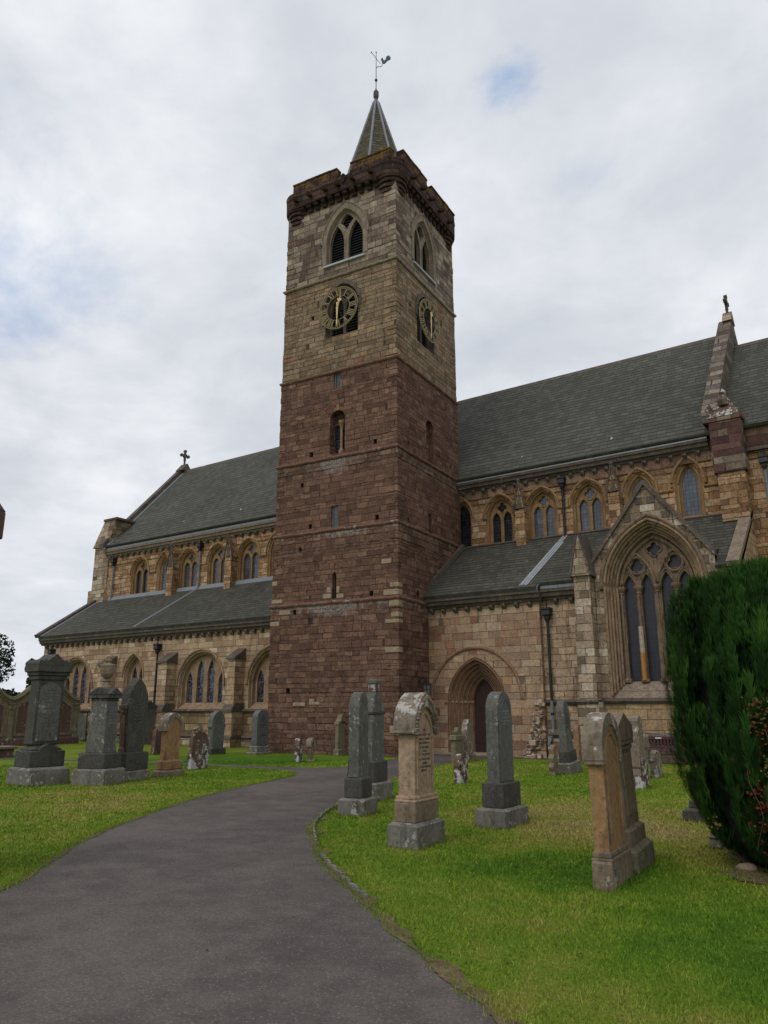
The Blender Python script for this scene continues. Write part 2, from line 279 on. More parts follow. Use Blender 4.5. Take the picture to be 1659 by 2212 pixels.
# ------------------------------------------------------------------ mesh builder
class Fr:
    def __init__(s,O,U,N): s.O=Vector(O); s.U=Vector(U); s.N=Vector(N)
    def p(s,u,z,d=0.): return s.O+s.U*u+s.N*d+Vector((0,0,z))
class M:
    def __init__(s): s.v=[]; s.f=[]
    def add(s,vs,fs):
        b=len(s.v); s.v+= [tuple(x) for x in vs]; s.f+=[tuple(i+b for i in f) for f in fs]; return s
    def box(s,x0,x1,y0,y1,z0,z1,tx=0.,ty=0.):
        return s.add([(x0,y0,z0),(x1,y0,z0),(x1,y1,z0),(x0,y1,z0),(x0+tx,y0+ty,z1),(x1-tx,y0+ty,z1),(x1-tx,y1-ty,z1),(x0+tx,y1-ty,z1)],
            [(0,3,2,1),(4,5,6,7),(0,1,5,4),(1,2,6,5),(2,3,7,6),(3,0,4,7)])
    def fbox(s,fr,u0,u1,z0,z1,d0,d1,zt=0.):   # box in a frame; zt lowers the outer top edge (weathering)
        P=fr.p
        return s.add([P(u0,z0,d0),P(u1,z0,d0),P(u1,z0,d1),P(u0,z0,d1),P(u0,z1,d0),P(u1,z1,d0),P(u1,z1-zt,d1),P(u0,z1-zt,d1)],
            [(0,3,2,1),(4,5,6,7),(0,1,5,4),(1,2,6,5),(2,3,7,6),(3,0,4,7)])
    def ext(s,pts,vec):
        n=len(pts); vec=Vector(vec); pts=[Vector(p) for p in pts]
        tris=geometry.tessellate_polygon([pts])
        s.add(pts,[t for t in tris]); s.add([p+vec for p in pts],[t[::-1] for t in tris])
        for i in range(n):
            j=(i+1)%n; s.add([pts[i],pts[j],pts[j]+vec,pts[i]+vec],[(0,1,2,3)])
        return s
    def sheet(s,fr,outline,holes=(),d=0.,reveal=0.):
        polys=[[Vector((u,z,0)) for u,z in outline]]+[[Vector((u,z,0)) for u,z in h] for h in holes]
        flat=[p for q in polys for p in q]
        tr=geometry.tessellate_polygon(polys)
        want=fr.U.cross(Vector((0,0,1))).dot(fr.N)
        fs=[]
        for t in tr:
            a,b,c=(flat[i] for i in t); o=(b-a).cross(c-a).z
            fs.append(t if o*want>0 else t[::-1])
        s.add([fr.p(q.x,q.y,d) for q in flat],fs)
        if reveal:
            for h in holes: s.strip(fr,list(h)+[h[0]],d,list(h)+[h[0]],d-reveal)
        return s
    def strip(s,fr,A,da,B,db):
        n=len(A); vs=[fr.p(u,z,da) for u,z in A]+[fr.p(u,z,db) for u,z in B]
        return s.add(vs,[(i,i+1,n+i+1,n+i) for i in range(n-1)])
    def prism(s,fr,pts,d0,d1): return s.ext([fr.p(u,z,d0) for u,z in pts],fr.N*(d1-d0))
    def tube(s,pts,r,n=8,r2=None,cap=True):
        pts=[Vector(p) for p in pts]; m=len(pts); rings=[]
        for i,p in enumerate(pts):
            t=(pts[min(i+1,m-1)]-pts[max(i-1,0)]).normalized()
            a=t.cross(Vector((0,0,1)));
            if a.length<.05: a=t.cross(Vector((1,0,0)))
            a.normalize(); b=t.cross(a)
            rr=r if r2 is None else r+(r2-r)*i/(m-1)
            rings.append([p+(a*math.cos(2*math.pi*k/n)+b*math.sin(2*math.pi*k/n))*rr for k in range(n)])
        vs=[q for rg in rings for q in rg]; fs=[]
        for i in range(m-1):
            for k in range(n):
                fs.append((i*n+k,i*n+(k+1)%n,(i+1)*n+(k+1)%n,(i+1)*n+k))
        if cap: fs+= [tuple(range(n))[::-1],tuple((m-1)*n+k for k in range(n))]
        return s.add(vs,fs)
    def lathe(s,cx,cy,prof,n=16,ph=0.,sx=1.,sy=1.):
        vs=[];fs=[]
        for r,z in prof:
            for k in range(n):
                a=ph+2*math.pi*k/n; vs.append((cx+r*math.cos(a)*sx,cy+r*math.sin(a)*sy,z))
        for i in range(len(prof)-1):
            for k in range(n): fs.append((i*n+k,i*n+(k+1)%n,(i+1)*n+(k+1)%n,(i+1)*n+k))
        fs+=[tuple(range(n))[::-1],tuple((len(prof)-1)*n+k for k in range(n))]
        return s.add(vs,fs)
    def jitter(s,a,seed=1,freq=3.):
        rr=random.Random(seed); o=[rr.uniform(0,9) for _ in range(6)]
        def nz(x,y,z,k): return math.sin(x*freq+o[k])*math.sin(y*freq*1.3+o[k+1])+math.sin(z*freq*1.7+o[k+2]+x*2)*.7
        s.v=[(x+a*nz(x,y,z,0)+rr.uniform(-a,a)*.0,y+a*nz(y,z,x,1),z+a*.6*nz(z,x,y,2)) for x,y,z in s.v]; return s
WORLDP={}
def mk(name,m,mat,parent=None,bevel=0.,smooth=False,label=None,cat=None,group=None,kind=None,uv=True,seg=1):
    me=bpy.data.meshes.new(name)
    off=WORLDP.get(parent.name) if parent is not None else None
    vs=m.v if off is None else [(x-off[0],y-off[1],z-off[2]) for x,y,z in m.v]
    me.from_pydata(vs,[],m.f); me.update()
    if uv:
        L=me.uv_layers.new(name='UVMap'); data=np.zeros((len(me.loops),2),np.float32)
        Z=Vector((0,0,1))
        wv=m.v
        for p in me.polygons:
            nn=p.normal
            if abs(nn.z)>.97: U=Vector((1,0,0)); V=Vector((0,1,0))
            else:
                U=Z.cross(nn).normalized(); V=nn.cross(U)
                if abs(nn.z)<.12: V=Z
            for li in p.loop_indices:
                c=Vector(wv[me.loops[li].vertex_index]); data[li]=(c.dot(U),c.dot(V))
        L.data.foreach_set('uv',data.ravel())
    me.materials.append(mat)
    if smooth:
        me.polygons.foreach_set('use_smooth',[True]*len(me.polygons))
    o=bpy.data.objects.new(name,me); COL.objects.link(o)
    if parent is not None: o.parent=parent
    if bevel:
        w=me; b=o.modifiers.new('bevel','BEVEL'); b.width=bevel; b.segments=seg; b.limit_method='ANGLE'; b.angle_limit=R(35)
    tag(o,label,cat,group,kind)
    return o
def tag(o,label=None,cat=None,group=None,kind=None):
    for k,v in (('label',label),('category',cat),('group',group),('kind',kind)):
        if v: o[k]=v
    return o
def empty(name,loc,label,cat,group=None,rotz=0.,lean=(0,0)):
    o=bpy.data.objects.new(name,None); COL.objects.link(o); o.location=loc; o.rotation_euler=(lean[0],lean[1],rotz); o.empty_display_size=.3
    tag(o,label,cat,group); return o
def dup(o,loc,parent):
    c=o.copy(); COL.objects.link(c); c.parent=parent; c.location=loc; return c
def arch(cx,h,z0,zs,za,n=9):
    r=za-zs; pts=[] if abs(z0-zs)<1e-6 else [(cx-h,z0)]
    left=[]
    if r>=h*1.001:
        Rr=(h*h+r*r)/(2*h); a=math.acos((Rr-h)/Rr)
        left=[(-h+Rr-Rr*math.cos(a*i/n),zs+Rr*math.sin(a*i/n)) for i in range(n+1)]
    else:
        left=[(-h*math.cos(i/n*math.pi/2),zs+r*math.sin(i/n*math.pi/2)) for i in range(n+1)]
    left[-1]=(0.,za)
    pts+=[(cx+x,z) for x,z in left]+[(cx-x,z) for x,z in left[-2::-1]]
    if abs(z0-zs)>1e-6: pts.append((cx+h,z0))
    return pts
def foil(cx,cz,r,k=4,n=40,a0=0.,dp=.34):
    return [(cx+r*(1-dp+dp*abs(math.cos(k/2*(2*math.pi*i/n))))*math.cos(2*math.pi*i/n+a0),cz+r*(1-dp+dp*abs(math.cos(k/2*(2*math.pi*i/n))))*math.sin(2*math.pi*i/n+a0)) for i in range(n)]
def circ(cx,cz,r,n=24): return [(cx+r*math.cos(2*math.pi*i/n),cz+r*math.sin(2*math.pi*i/n)) for i in range(n)]
def hoodpath(fr,path,d): return [fr.p(u,z,d) for u,z in path]
def window(fr,parent,cx,h,z0,zs,za,depth,lights,gm,sm,splay=.12,sill=.15,hood=None,hoodm=None,plate=.12,name='window',extra=None):
    """stone window with splayed reveal, pierced tracery plate, glass pane behind; returns the hole for its wall"""
    outer=arch(cx,h+splay,z0-sill,zs,za+splay*1.25); inner=arch(cx,h,z0,zs,za)
    m=M(); m.strip(fr,outer+[outer[0]],0.,inner+[inner[0]],-depth)
    m.sheet(fr,inner,lights,-depth,plate)
    # roll moulding half way into the reveal, tracery rolls
    mid=arch(cx,h+splay*.45,z0-sill*.3,zs,za+splay*.55)
    m.tube(hoodpath(fr,mid,-depth*.5),.035,6)
    if hood:
        hp=arch(cx,h+splay+hood,zs-.05,zs,za+splay*1.25+hood*1.15)
        m.tube(hoodpath(fr,hp,.03),hood*.55,6)
    if extra: extra(m,fr,-depth)
    w=mk(name,m,sm,parent)
    gl=M(); gl.sheet(fr,inner,[],-depth-plate*.75)
    off=WORLDP.get(parent.name)
    if off is not None: WORLDP[w.name]=off
    mk('glass',gl,gm,w)
    return outer
def lancet(cx,h,z0,zs,za,n=6): return arch(cx,h,z0,zs,za,n)
# ------------------------------------------------------------------ ground, path
def poly_obj(name,pts,z,mat,kind='structure'):
    m=M(); v=[Vector((x,y,z)) for x,y in pts]; tr=geometry.tessellate_polygon([v])
    fs=[]
    for t in tr:
        a,b,c=(v[i] for i in t); fs.append(t if (b-a).cross(c-a).z>0 else t[::-1])
    m.add(v,fs); return mk(name,m,mat,kind=kind)
def smooth_line(pts,k=5):
    out=[]; n=len(pts)
    for i in range(n-1):
        p0,p1,p2,p3=pts[max(i-1,0)],pts[i],pts[i+1],pts[min(i+2,n-1)]
        for j in range(k):
            t=j/k; q=[]
            for a in (0,1):
                q.append(.5*(2*p1[a]+(p2[a]-p0[a])*t+(2*p0[a]-5*p1[a]+4*p2[a]-p3[a])*t*t+(3*p1[a]-p0[a]-3*p2[a]+p3[a])*t**3))
            out.append(tuple(q))
    out.append(pts[-1]); return out
LEFT=smooth_line([(-2.5,-3.5),(-4.3,-.5),(-5.6,1.6),(-6.7,3.2),(-7.64,4.52),(-8.22,5.23),(-9.18,6.28),(-9.98,7.32),(-10.85,8.68),(-11.6,9.95),(-12.7,12.2),(-13.5,14.5),(-14.0,15.9),(-14.7,16.9)])
LEFT2=smooth_line([(-15.3,17.3),(-16.5,17.5),(-18.8,17.45),(-22,16.9),(-27,15.6),(-33,13.5)])
LEFT3=smooth_line([(-33.2,14.2),(-27,16.3),(-22,17.5),(-19.2,17.95),(-16.7,18.3),(-15.6,18.65),(-15.05,19.4),(-15.0,20.8),(-15.5,22.6),(-16.2,24.2)])
RIGHT=smooth_line([(3.5,-3.5),(2.2,-1),(1.0,1.0),(-.3,2.5),(-1.3,3.5),(-2.12,4.29),(-2.77,4.80),(-3.68,5.48),(-4.35,6.07),(-5.08,6.65),(-5.86,7.31),(-6.51,7.93),(-7.39,8.9),(-8.07,9.75),(-8.75,10.88),(-9.15,11.7),(-9.7,12.7),(-10.5,14.6),(-11.5,17.1),(-12.3,19.4),(-12.9,21.34),(-13.2,23.0),(-13.4,24.6),(-13.2,25.6),(-12.2,26.2),(-9.0,26.35),(-7.0,26.35),(-4,26.35)])
PATH=LEFT+LEFT2+LEFT3+[(-16.5,27.2),(-4,27.2)]+RIGHT[::-1]
def inpoly(P,poly):
    x,y=P[:,0],P[:,1]; c=np.zeros(len(P),bool); n=len(poly); j=n-1
    for i in range(n):
        xi,yi=poly[i]; xj,yj=poly[j]
        q=((yi>y)!=(yj>y))&(x<(xj-xi)*(y-yi)/((yj-yi)+1e-12)+xi); c^=q; j=i
    return c
def grass_nodes(g,ob,rnd=None):
    n1=g.noise(ob,.55,5.,.6).outputs[0]; n2=g.noise(ob,2.3,5.,.65).outputs[0]; n3=g.noise(ob,.17,3.,.5).outputs[0]
    dry=g.m('ADD',g.m('MULTIPLY',n1,.55),g.m('MULTIPLY',n2,.45))
    for (x,y,r,a) in ((-4.6,13.2,3.6,.15),(-3.4,10.9,2.6,.09),(-13.4,9.6,2.6,.13),(-10.2,6.4,1.2,.05),(-3.0,6.0,1.6,-.04),(-.9,5.0,.9,.03),(-3.6,8.6,1.6,-.17),(-1.2,6.8,1.7,-.15),(-20.,20.,5.,-.2),(-15.5,15.5,2.,-.06),(-6.9,9.3,.9,-.05),(-1.9,4.9,.45,.04)):
        ds=g.n('ShaderNodeVectorMath',{0:g.vmul(ob,(1,1,0)),1:(x,y,0)},operation='DISTANCE').outputs['Value']
        dry=g.m('ADD',dry,g.m('MULTIPLY',g.m('SUBTRACT',1.,g.step(ds,r*.25,r)),a))
    c=g.ramp(dry,[(.30,(.078,.172,.012)),(.42,(.125,.226,.016)),(.52,(.19,.26,.027)),(.61,(.27,.275,.054)),(.73,(.345,.285,.105))])
    if rnd is not None:
        c=g.mix(g.m('MULTIPLY',g.step(rnd,.84,1.),.3),c,(.24,.21,.07))
        k=g.m('ADD',.6,g.m('MULTIPLY',rnd,.8)); c=g.mix(1.,c,g.n('ShaderNodeCombineColor',{0:k,1:k,2:k}).outputs[0],'MULTIPLY')
    return c,n2
m,g=newmat('lawn_ground'); ob=g.n('ShaderNodeTexCoord').outputs['Object']
c,n2=grass_nodes(g,ob); nf=g.noise(ob,38.,4.,.7).outputs[0]
br=g.noise(ob,1.6,6.,.7).outputs[0]
c=g.mix(1.,c,g.ramp(nf,[(.3,.4),(.7,1.15)]),'MULTIPLY')
c=g.mix(g.m('MULTIPLY',g.step(br,.66,.72),.6),c,(.055,.042,.022))
finish(g,c,.95,nf,.1,1.,.03); LAWNM=m
m,g=newmat('grass_blades'); tc=g.n('ShaderNodeTexCoord').outputs['Object']
at=g.n('ShaderNodeAttribute',attribute_name='rnd').outputs['Fac']
c,_=grass_nodes(g,tc,at); finish(g,c,.7,None,.15); BLADEM=m
m,g=newmat('asphalt_path'); ob=g.n('ShaderNodeTexCoord').outputs['Object']
n1=g.noise(ob,.45,5.,.6).outputs[0]; n2=g.noise(ob,55.,3.,.7).outputs[0]; n3=g.noise(ob,2.6,5.,.65).outputs[0]
c=g.mix(g.step(g.m('ADD',g.m('MULTIPLY',n1,.55),g.m('MULTIPLY',n3,.45)),.38,.62),(.078,.066,.060),(.125,.107,.097))
c=g.mix(1.,c,g.ramp(n2,[(.3,.62),(.7,1.32)]),'MULTIPLY')
vo=g.n('ShaderNodeTexVoronoi',{'Vector':ob,'Scale':52.},feature='F1')
cr=g.n('ShaderNodeSeparateColor',{0:vo.outputs['Color']}).outputs[0]
chip=g.m('MULTIPLY',g.m('GREATER_THAN',cr,.86),g.m('LESS_THAN',vo.outputs['Distance'],.36))
c=g.mix(g.m('MULTIPLY',chip,.5),c,(.28,.245,.21))
finish(g,c,.88,g.m('ADD',n2,chip),.25,.8,.008); ASPH=m
m,g=newmat('bare_soil'); ob=g.n('ShaderNodeTexCoord').outputs['Object']
n1=g.noise(ob,9.,6.,.7).outputs[0]
c=g.ramp(n1,[(.3,(.07,.048,.03)),(.55,(.15,.11,.07)),(.75,(.22,.17,.11))]); finish(g,c,.95,n1,.1,1.,.02); SOIL=m
mm=M(); mm.add([(-220,-120,0),(180,-120,0),(180,260,0),(-220,260,0)],[(0,1,2,3)]); mk('lawn',mm,LAWNM,kind='structure')
poly_obj('path',PATH,.010,ASPH)
def ribbon(line,w0,w1,z,seed,side):
    rr=random.Random(seed); A=[];B=[]
    for i,(x,y) in enumerate(line):
        a=line[max(i-1,0)]; b=line[min(i+1,len(line)-1)]; t=Vector((b[0]-a[0],b[1]-a[1])).normalized(); n=Vector((-t.y,t.x))*side
        w=w0+(w1-w0)*(.5+.5*math.sin(i*.37+seed)*math.sin(i*.113+seed*2))**1.5+rr.uniform(-.012,.012)
        e_=.045+.025*math.sin(i*.29+seed*3)+rr.uniform(-.008,.008); A.append((x-n.x*e_,y-n.y*e_,z)); B.append((x+n.x*w,y+n.y*w,z-.004))
    m=M(); n_=len(A); m.add(A+B,[(i,i+1,n_+i+1,n_+i) for i in range(n_-1)]); return m
fine=smooth_line(RIGHT[15:95],4); finel=smooth_line(LEFT[5:],4)
mk('soil_edge',ribbon(fine,.02,.15,.016,3,-1),SOIL,kind='structure')
mk('soil_edge',ribbon(finel,.01,.08,.016,4,1),SOIL,kind='structure')
km=M()
kl=[p for p in smooth_line(RIGHT,3) if 6.2<p[1]<11.9]
for i in range(len(kl)-1):
    if 100<i<100: continue
    a,b=Vector((*kl[i],0)),Vector((*kl[i+1],0)); t=(b-a).normalized(); n=Vector((t.y,-t.x,0))
    if abs(a.y-8.0)<.35: continue
    h=.05+.012*math.sin(i*1.3)
    km.add([a,b,b+n*.03,a+n*.03]+[q+Vector((0,0,h)) for q in (a,b,b+n*.03,a+n*.03)],[(0,1,5,4),(1,2,6,5),(2,3,7,6),(3,0,4,7),(4,5,6,7)])
mk('path_edging',km,PLINTH,kind='structure')
# grass blades (ground cover)
def blades():
    th=HEAD; N=640000
    r=3.2+ (28-3.2)*RNG.random(N)**1.25
    a=(RNG.random(N)-.5)*1.6
    dens=np.minimum(1.,(r/7.)**.25)
    X=-np.sin(th+a)*r; Y=np.cos(th+a)*r
    P=np.stack([X,Y],1)
    wig=np.stack([np.sin(Y*5.1)+np.sin(X*7.7+1),np.sin(X*4.3+2)+np.sin(Y*8.9)],1)*.03
    keep=~inpoly(P+wig,PATH)
    keep&=~((Y>26.8)|((X>-22.5)&(X<-16.3)&(Y>24.0)))
    P=P[keep]; r=r[keep]; n=len(P)
    # thinner on worn bits
    az=RNG.random(n)*2*np.pi; h=(.014+.022*RNG.random(n)**1.7)*(1+.25*np.sin(P[:,0]*1.7)*np.sin(P[:,1]*2.1))
    w=(.0022+.00075*np.maximum(r-4,0))
    ln=.6*RNG.random(n)*h*1.6; la=RNG.random(n)*2*np.pi
    b0=np.stack([P[:,0]-np.cos(az)*w,P[:,1]-np.sin(az)*w,np.zeros(n)],1); b1=np.stack([P[:,0]+np.cos(az)*w,P[:,1]+np.sin(az)*w,np.zeros(n)],1)
    tp=np.stack([P[:,0]+np.cos(la)*ln,P[:,1]+np.sin(la)*ln,h],1)
    V=np.stack([b0,b1,tp],1).reshape(-1,3)
    me=bpy.data.meshes.new('grass'); me.vertices.add(3*n); me.loops.add(3*n); me.polygons.add(n)
    me.vertices.foreach_set('co',V.ravel().astype(np.float32))
    me.loops.foreach_set('vertex_index',np.arange(3*n,dtype=np.int32))
    me.polygons.foreach_set('loop_start',np.arange(0,3*n,3,dtype=np.int32))
    me.update(); me.validate()
    at=me.attributes.new('rnd','FLOAT','POINT'); at.data.foreach_set('value',np.repeat(RNG.random(n),3).astype(np.float32))
    me.materials.append(BLADEM)
    o=bpy.data.objects.new('grass',me); COL.objects.link(o); o['kind']='stuff'
blades()
# ------------------------------------------------------------------ TOWER (local frame: x along the front face -6..0, y into the tower)
TA=R(4.8); TN=Vector((-16.31,24.40,0))
tower=empty('bell_tower',TN,'square red sandstone bell tower with clock faces, battlements and slate spire','tower',rotz=TA)
FT=Fr((0,0,0),(1,0,0),(0,-1,0)); FRR=Fr((0,0,0),(0,1,0),(1,0,0))
FB=Fr((0,6,0),(-1,0,0),(0,1,0)); FL=Fr((-6,0,0),(0,-1,0),(-1,0,0))
TIERS=[(0,5.86,-.05,RED,None),(5.86,8.85,-.03,RED,None),(8.85,12.0,-.005,RED,None),(12.0,15.95,.02,RED,None),(15.95,20.6,.045,TAN,'tan stone clock stage'),(20.6,24.95,.06,GREYTAN,'weathered grey stone belfry stage')]
def rect(u0,u1,z0,z1): return [(u0,z0),(u1,z0),(u1,z1),(u0,z1)]
rr=random.Random(11)
put_f=[(-4.37,18.85),(-1.05,12.36),(-4.24,12.32),(-4.67,11.0),(-4.19,9.13),(-.94,9.13),(-4.67,8.19),(-4.85,5.57),(-1.17,6.08),(-5.06,2.41)]
put_r=[(1.0,12.4),(1.3,18.9),(.9,9.1),(5.2,9.2),(1.6,6.2),(5.1,12.5)]
holesF=[[] for _ in TIERS]; holesR=[[] for _ in TIERS]
def tier(z):
    for i,t in enumerate(TIERS):
        if t[0]<=z<t[1]: return i
for u,z in put_f: s=rr.uniform(.07,.1); holesF[tier(z)].append(rect(u-s,u+s,z-s*1.2,z+s*1.2))
for u,z in put_r: s=rr.uniform(.07,.1); holesR[tier(z)].append(rect(u-s,u+s,z-s*1.2,z+s*1.2))
LANC=arch(-2.92,.10,6.0,6.9,7.1); W2=rect(-3.14,-2.80,8.98,9.88); W1=rect(-3.15,-2.79,15.2,15.88)
TWIN=arch(-2.92,.385,12.17,13.72,14.105)
CLK=arch(-2.80,.86,17.66,19.1,20.14); BEL=arch(-2.70,.98,21.36,22.45,23.98)
holesF[1]+=[LANC]; holesF[2]+=[W2]; holesF[3]+=[W1,TWIN]; holesF[4]+=[CLK]; holesF[5]+=[BEL]
RS=rect(2.72,3.0,8.95,9.78); RTW=arch(3.0,.36,12.12,13.7,14.06); RCL=arch(2.82,.86,17.5,19.0,20.0); RBE=arch(2.72,.98,21.36,22.45,23.98)
holesR[2]+=[RS]; holesR[3]+=[RTW]; holesR[4]+=[RCL]; holesR[5]+=[RBE]
for i,(z0,z1,off,mat,lab) in enumerate(TIERS):
    m=M()
    o=off
    fr=Fr((0,o,0),(1,0,0),(0,-1,0)); m.sheet(fr,rect(-6+o,-o,z0,z1),holesF[i],0,.5)
    fr=Fr((-o,0,0),(0,1,0),(1,0,0)); m.sheet(fr,rect(o,6-o,z0,z1),holesR[i],0,.5)
    m.sheet(Fr((0,6-o,0),(1,0,0),(0,1,0)),rect(-6+o,-o,z0,z1)); m.sheet(Fr((-6+o,0,0),(0,1,0),(-1,0,0)),rect(o,6-o,z0,z1))
    mk('wall',m,mat,tower,label=lab)
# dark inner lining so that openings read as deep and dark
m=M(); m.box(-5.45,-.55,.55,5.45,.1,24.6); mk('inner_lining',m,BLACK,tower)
# corner stones standing slightly proud, irregular
def quoins(name,z0,z1,mat,seed,corners,hh=(.2,.34)):
    rr=random.Random(seed)
    for cx,cy in corners:
        m=M(); z=z0
        k=0
        while z<z1-.1:
            h=min(rr.uniform(*hh),z1-z); a=rr.uniform(.35,.6); b=rr.uniform(.2,.34)
            if k%2: a,b=b,a
            o=[t[2] for t in TIERS if t[0]<=z+.01<t[1]][0]
            p=rr.uniform(.004,.026)
            if cx==0: x0,x1=-o-a,-o+p
            else: x0,x1=-6+o-p,-6+o+a
            if cy==0: y0,y1=o-p,o+b
            else: y0,y1=6-o-b,6-o+p
            m.box(x0,x1,y0,y1,z+.008,z+h-.008); z+=h; k+=1
        mk(name,m,mat,tower,bevel=.012)
quoins('quoin_stones',0.0,15.85,RED,4,[(0,0),(-6,0),(0,6)])
quoins('quoin_stones',16.05,20.5,TAN,5,[(0,0),(-6,0),(0,6)])
quoins('quoin_stones',20.72,23.3,GREYTAN,6,[(0,0),(-6,0),(0,6)])
# pale repair stones
for b in [(-.33,0,6.26,6.44),(-.62,0,5.95,6.18),(-.36,0,5.52,5.76),(-.27,0,5.11,5.31),(-.54,0,4.88,5.04),(-.54,0,3.77,3.98),(-.34,0,.83,1.1),(-6,-5.80,6.74,6.94),(-6,-5.5,5.98,6.16),(-6,-5.6,5.04,5.23),(-4.78,-4.2,1.81,1.96),(-4.0,-3.75,1.86,2.09),(-3.74,-3.5,1.86,1.97),(-2.14,-1.88,1.73,1.88),(-3.28,-3.06,6.25,6.47),(-3.45,-3.06,6.02,6.22),(-2.80,-2.65,6.21,6.49),(-2.80,-2.46,5.99,6.18),(-5.63,-5.05,5.48,5.68),(-.71,-.27,7.2,7.4)]:
    o=TIERS[tier(b[2])][2]; m=M(); u0,u1=b[0],b[1]
    x0=u0+o-.03 if u0<=-5.99 else u0; x1=u1-o+.03 if u1>=0 else u1
    m.box(x0,x1,o-.03,o+.3,b[2],b[3]); mk('repair_stone',m,PALEQ,tower,bevel=.02,label='pale buff repair stone set in the red wall')
# string courses
for z,mat,pr in ((5.86,REDDRESS,.09),(8.85,REDDRESS,.08),(12.0,REDDRESS,.09),(15.95,REDDRESS,.08),(20.6,DRESSG,.10)):
    m=M(); o=TIERS[tier(z-.2)][2]; a=o-pr; o2=o+.12; n=26
    rq=random.Random(int(z*10))
    for (p,q) in (((-6+a,a),(-a,a)),((-a,a),(-a,6-a)),((-a,6-a),(-6+a,6-a)),((-6+a,6-a),(-6+a,a))):
        p=Vector((*p,0)); q=Vector((*q,0)); t=(q-p).normalized(); nn=Vector((t.y,-t.x,0))
        prof=[(-pr-.10,-.085),(-.035,-.075),(0,-.02),(-.01,.035),(-.06,.07),(-pr-.10,.10)]
        vs=[];k=len(prof)
        for i in range(n+1):
            dz=rq.uniform(-.012,.012) if 0<i<n else 0; dd=rq.uniform(-.015,.005) if 0<i<n else 0
            for d_,h_ in prof:
                e=0
                base=p.lerp(q,i/n)
                # mitre the ends
                if i==0: base=base+t*(-d_)
                if i==n: base=base-t*(-d_)
                vs.append(base+nn*(d_+dd)+Vector((0,0,z+h_+dz)))
        fs=[]
        for i in range(n):
            for j in range(k-1): fs.append((i*k+j,(i+1)*k+j,(i+1)*k+j+1,i*k+j+1))
        m.add(vs,fs)
    mk('string_course',m,mat,tower)
# ---- tower windows
def twin(fr,path,depth,gm,name,sm,frame=.05,gd=0):
    m=M()
    xs=[p[0] for p in path]; cx=(min(xs)+max(xs))/2; zs=[p[1] for p in path]; cz=(min(zs)+max(zs))/2
    inn=[(cx+(u-cx)*(1-frame*2/(max(xs)-min(xs))),cz+(z-cz)*(1-frame*2/(max(zs)-min(zs)))) for u,z in path]
    m.sheet(fr,path,[inn],-depth,.06)
    w=mk(name,m,sm,tower); gl=M(); gl.sheet(fr,inn,[],-depth-.03); mk('glass',gl,gm,w); return w
twin(Fr((0,TIERS[1][2],0),(1,0,0),(0,-1,0)),LANC,.16,GL_D,'window',DARKST,.03)
twin(Fr((0,TIERS[2][2],0),(1,0,0),(0,-1,0)),W2,.10,GL_P,'window',LEAD,.04)
twin(Fr((0,TIERS[3][2],0),(1,0,0),(0,-1,0)),W1,.10,GL_P,'window',LEAD,.04)
twin(Fr((-TIERS[2][2],0,0),(0,1,0),(1,0,0)),RS,.14,GL_P,'window',LEAD,.04)
# twin round-headed opening with a shaft
f3=Fr((0,TIERS[3][2],0),(1,0,0),(0,-1,0))
m=M(); m.sheet(f3,arch(-2.92,.39,12.15,13.72,14.11),[arch(-3.12,.145,12.2,13.42,13.57),arch(-2.72,.145,12.2,13.42,13.57)],-.33,.15)
w=mk('window',m,RED,tower); gl=M(); gl.sheet(f3,rect(-3.3,-2.54,12.18,13.9),[],-.42); mk('glass',gl,GL_D,w)
m=M(); m.lathe(-2.80,TIERS[3][2]+.17,[(.13,12.17),(.13,12.3),(.085,12.36),(.065,12.42),(.058,13.25),(.075,13.28),(.06,13.32),(.12,13.52),(.14,13.54),(.14,13.66)],12)
mk('column',m,DOORST,w)
m=M(); m.fbox(f3,-2.97,-2.85,14.1,14.36,-.05,.02); mk('keystone',m,DOORST,w)
m=M(); m.sheet(Fr((-TIERS[3][2],0,0),(0,1,0),(1,0,0)),RTW,[],-.24); mk('blocked_arch',m,RED,tower,label='blocked round-headed opening filled with red stone')
# putlog backs
m=M()
for u,z in put_f: m.sheet(FT,rect(u-.13,u+.13,z-.15,z+.15),[],-.42)
for u,z in put_r: m.sheet(FRR,rect(u-.13,u+.13,z-.15,z+.15),[],-.42)
mk('putlog_recess',m,BLACK,tower)
def louvres(fr,path_lights,depth,parent):
    for L in path_lights:
        us=[p[0] for p in L]; zs=[p[1] for p in L]; m=M(); z=min(zs)
        while z<max(zs)-.06:
            # width of the light at this height
            ins=[]
            n=len(L)
            for i in range(n):
                (a,za),(b,zb)=L[i],L[(i+1)%n]
                zq=z+.05
                if (za>zq)!=(zb>zq): ins.append(a+(b-a)*(zq-za)/(zb-za))
            if len(ins)>=2:
                u0,u1=min(ins),max(ins)
                P=fr.p
                m.add([P(u0,z,-depth+.02),P(u1,z,-depth+.02),P(u1,z+.10,-depth-.14),P(u0,z+.10,-depth-.14),P(u0,z+.022,-depth+.02),P(u1,z+.022,-depth+.02),P(u1,z+.122,-depth-.14),P(u0,z+.122,-depth-.14)],[(0,1,2,3),(4,5,6,7),(0,1,5,4)])
            z+=.135
        mk('louvre',m,LOUV,parent)
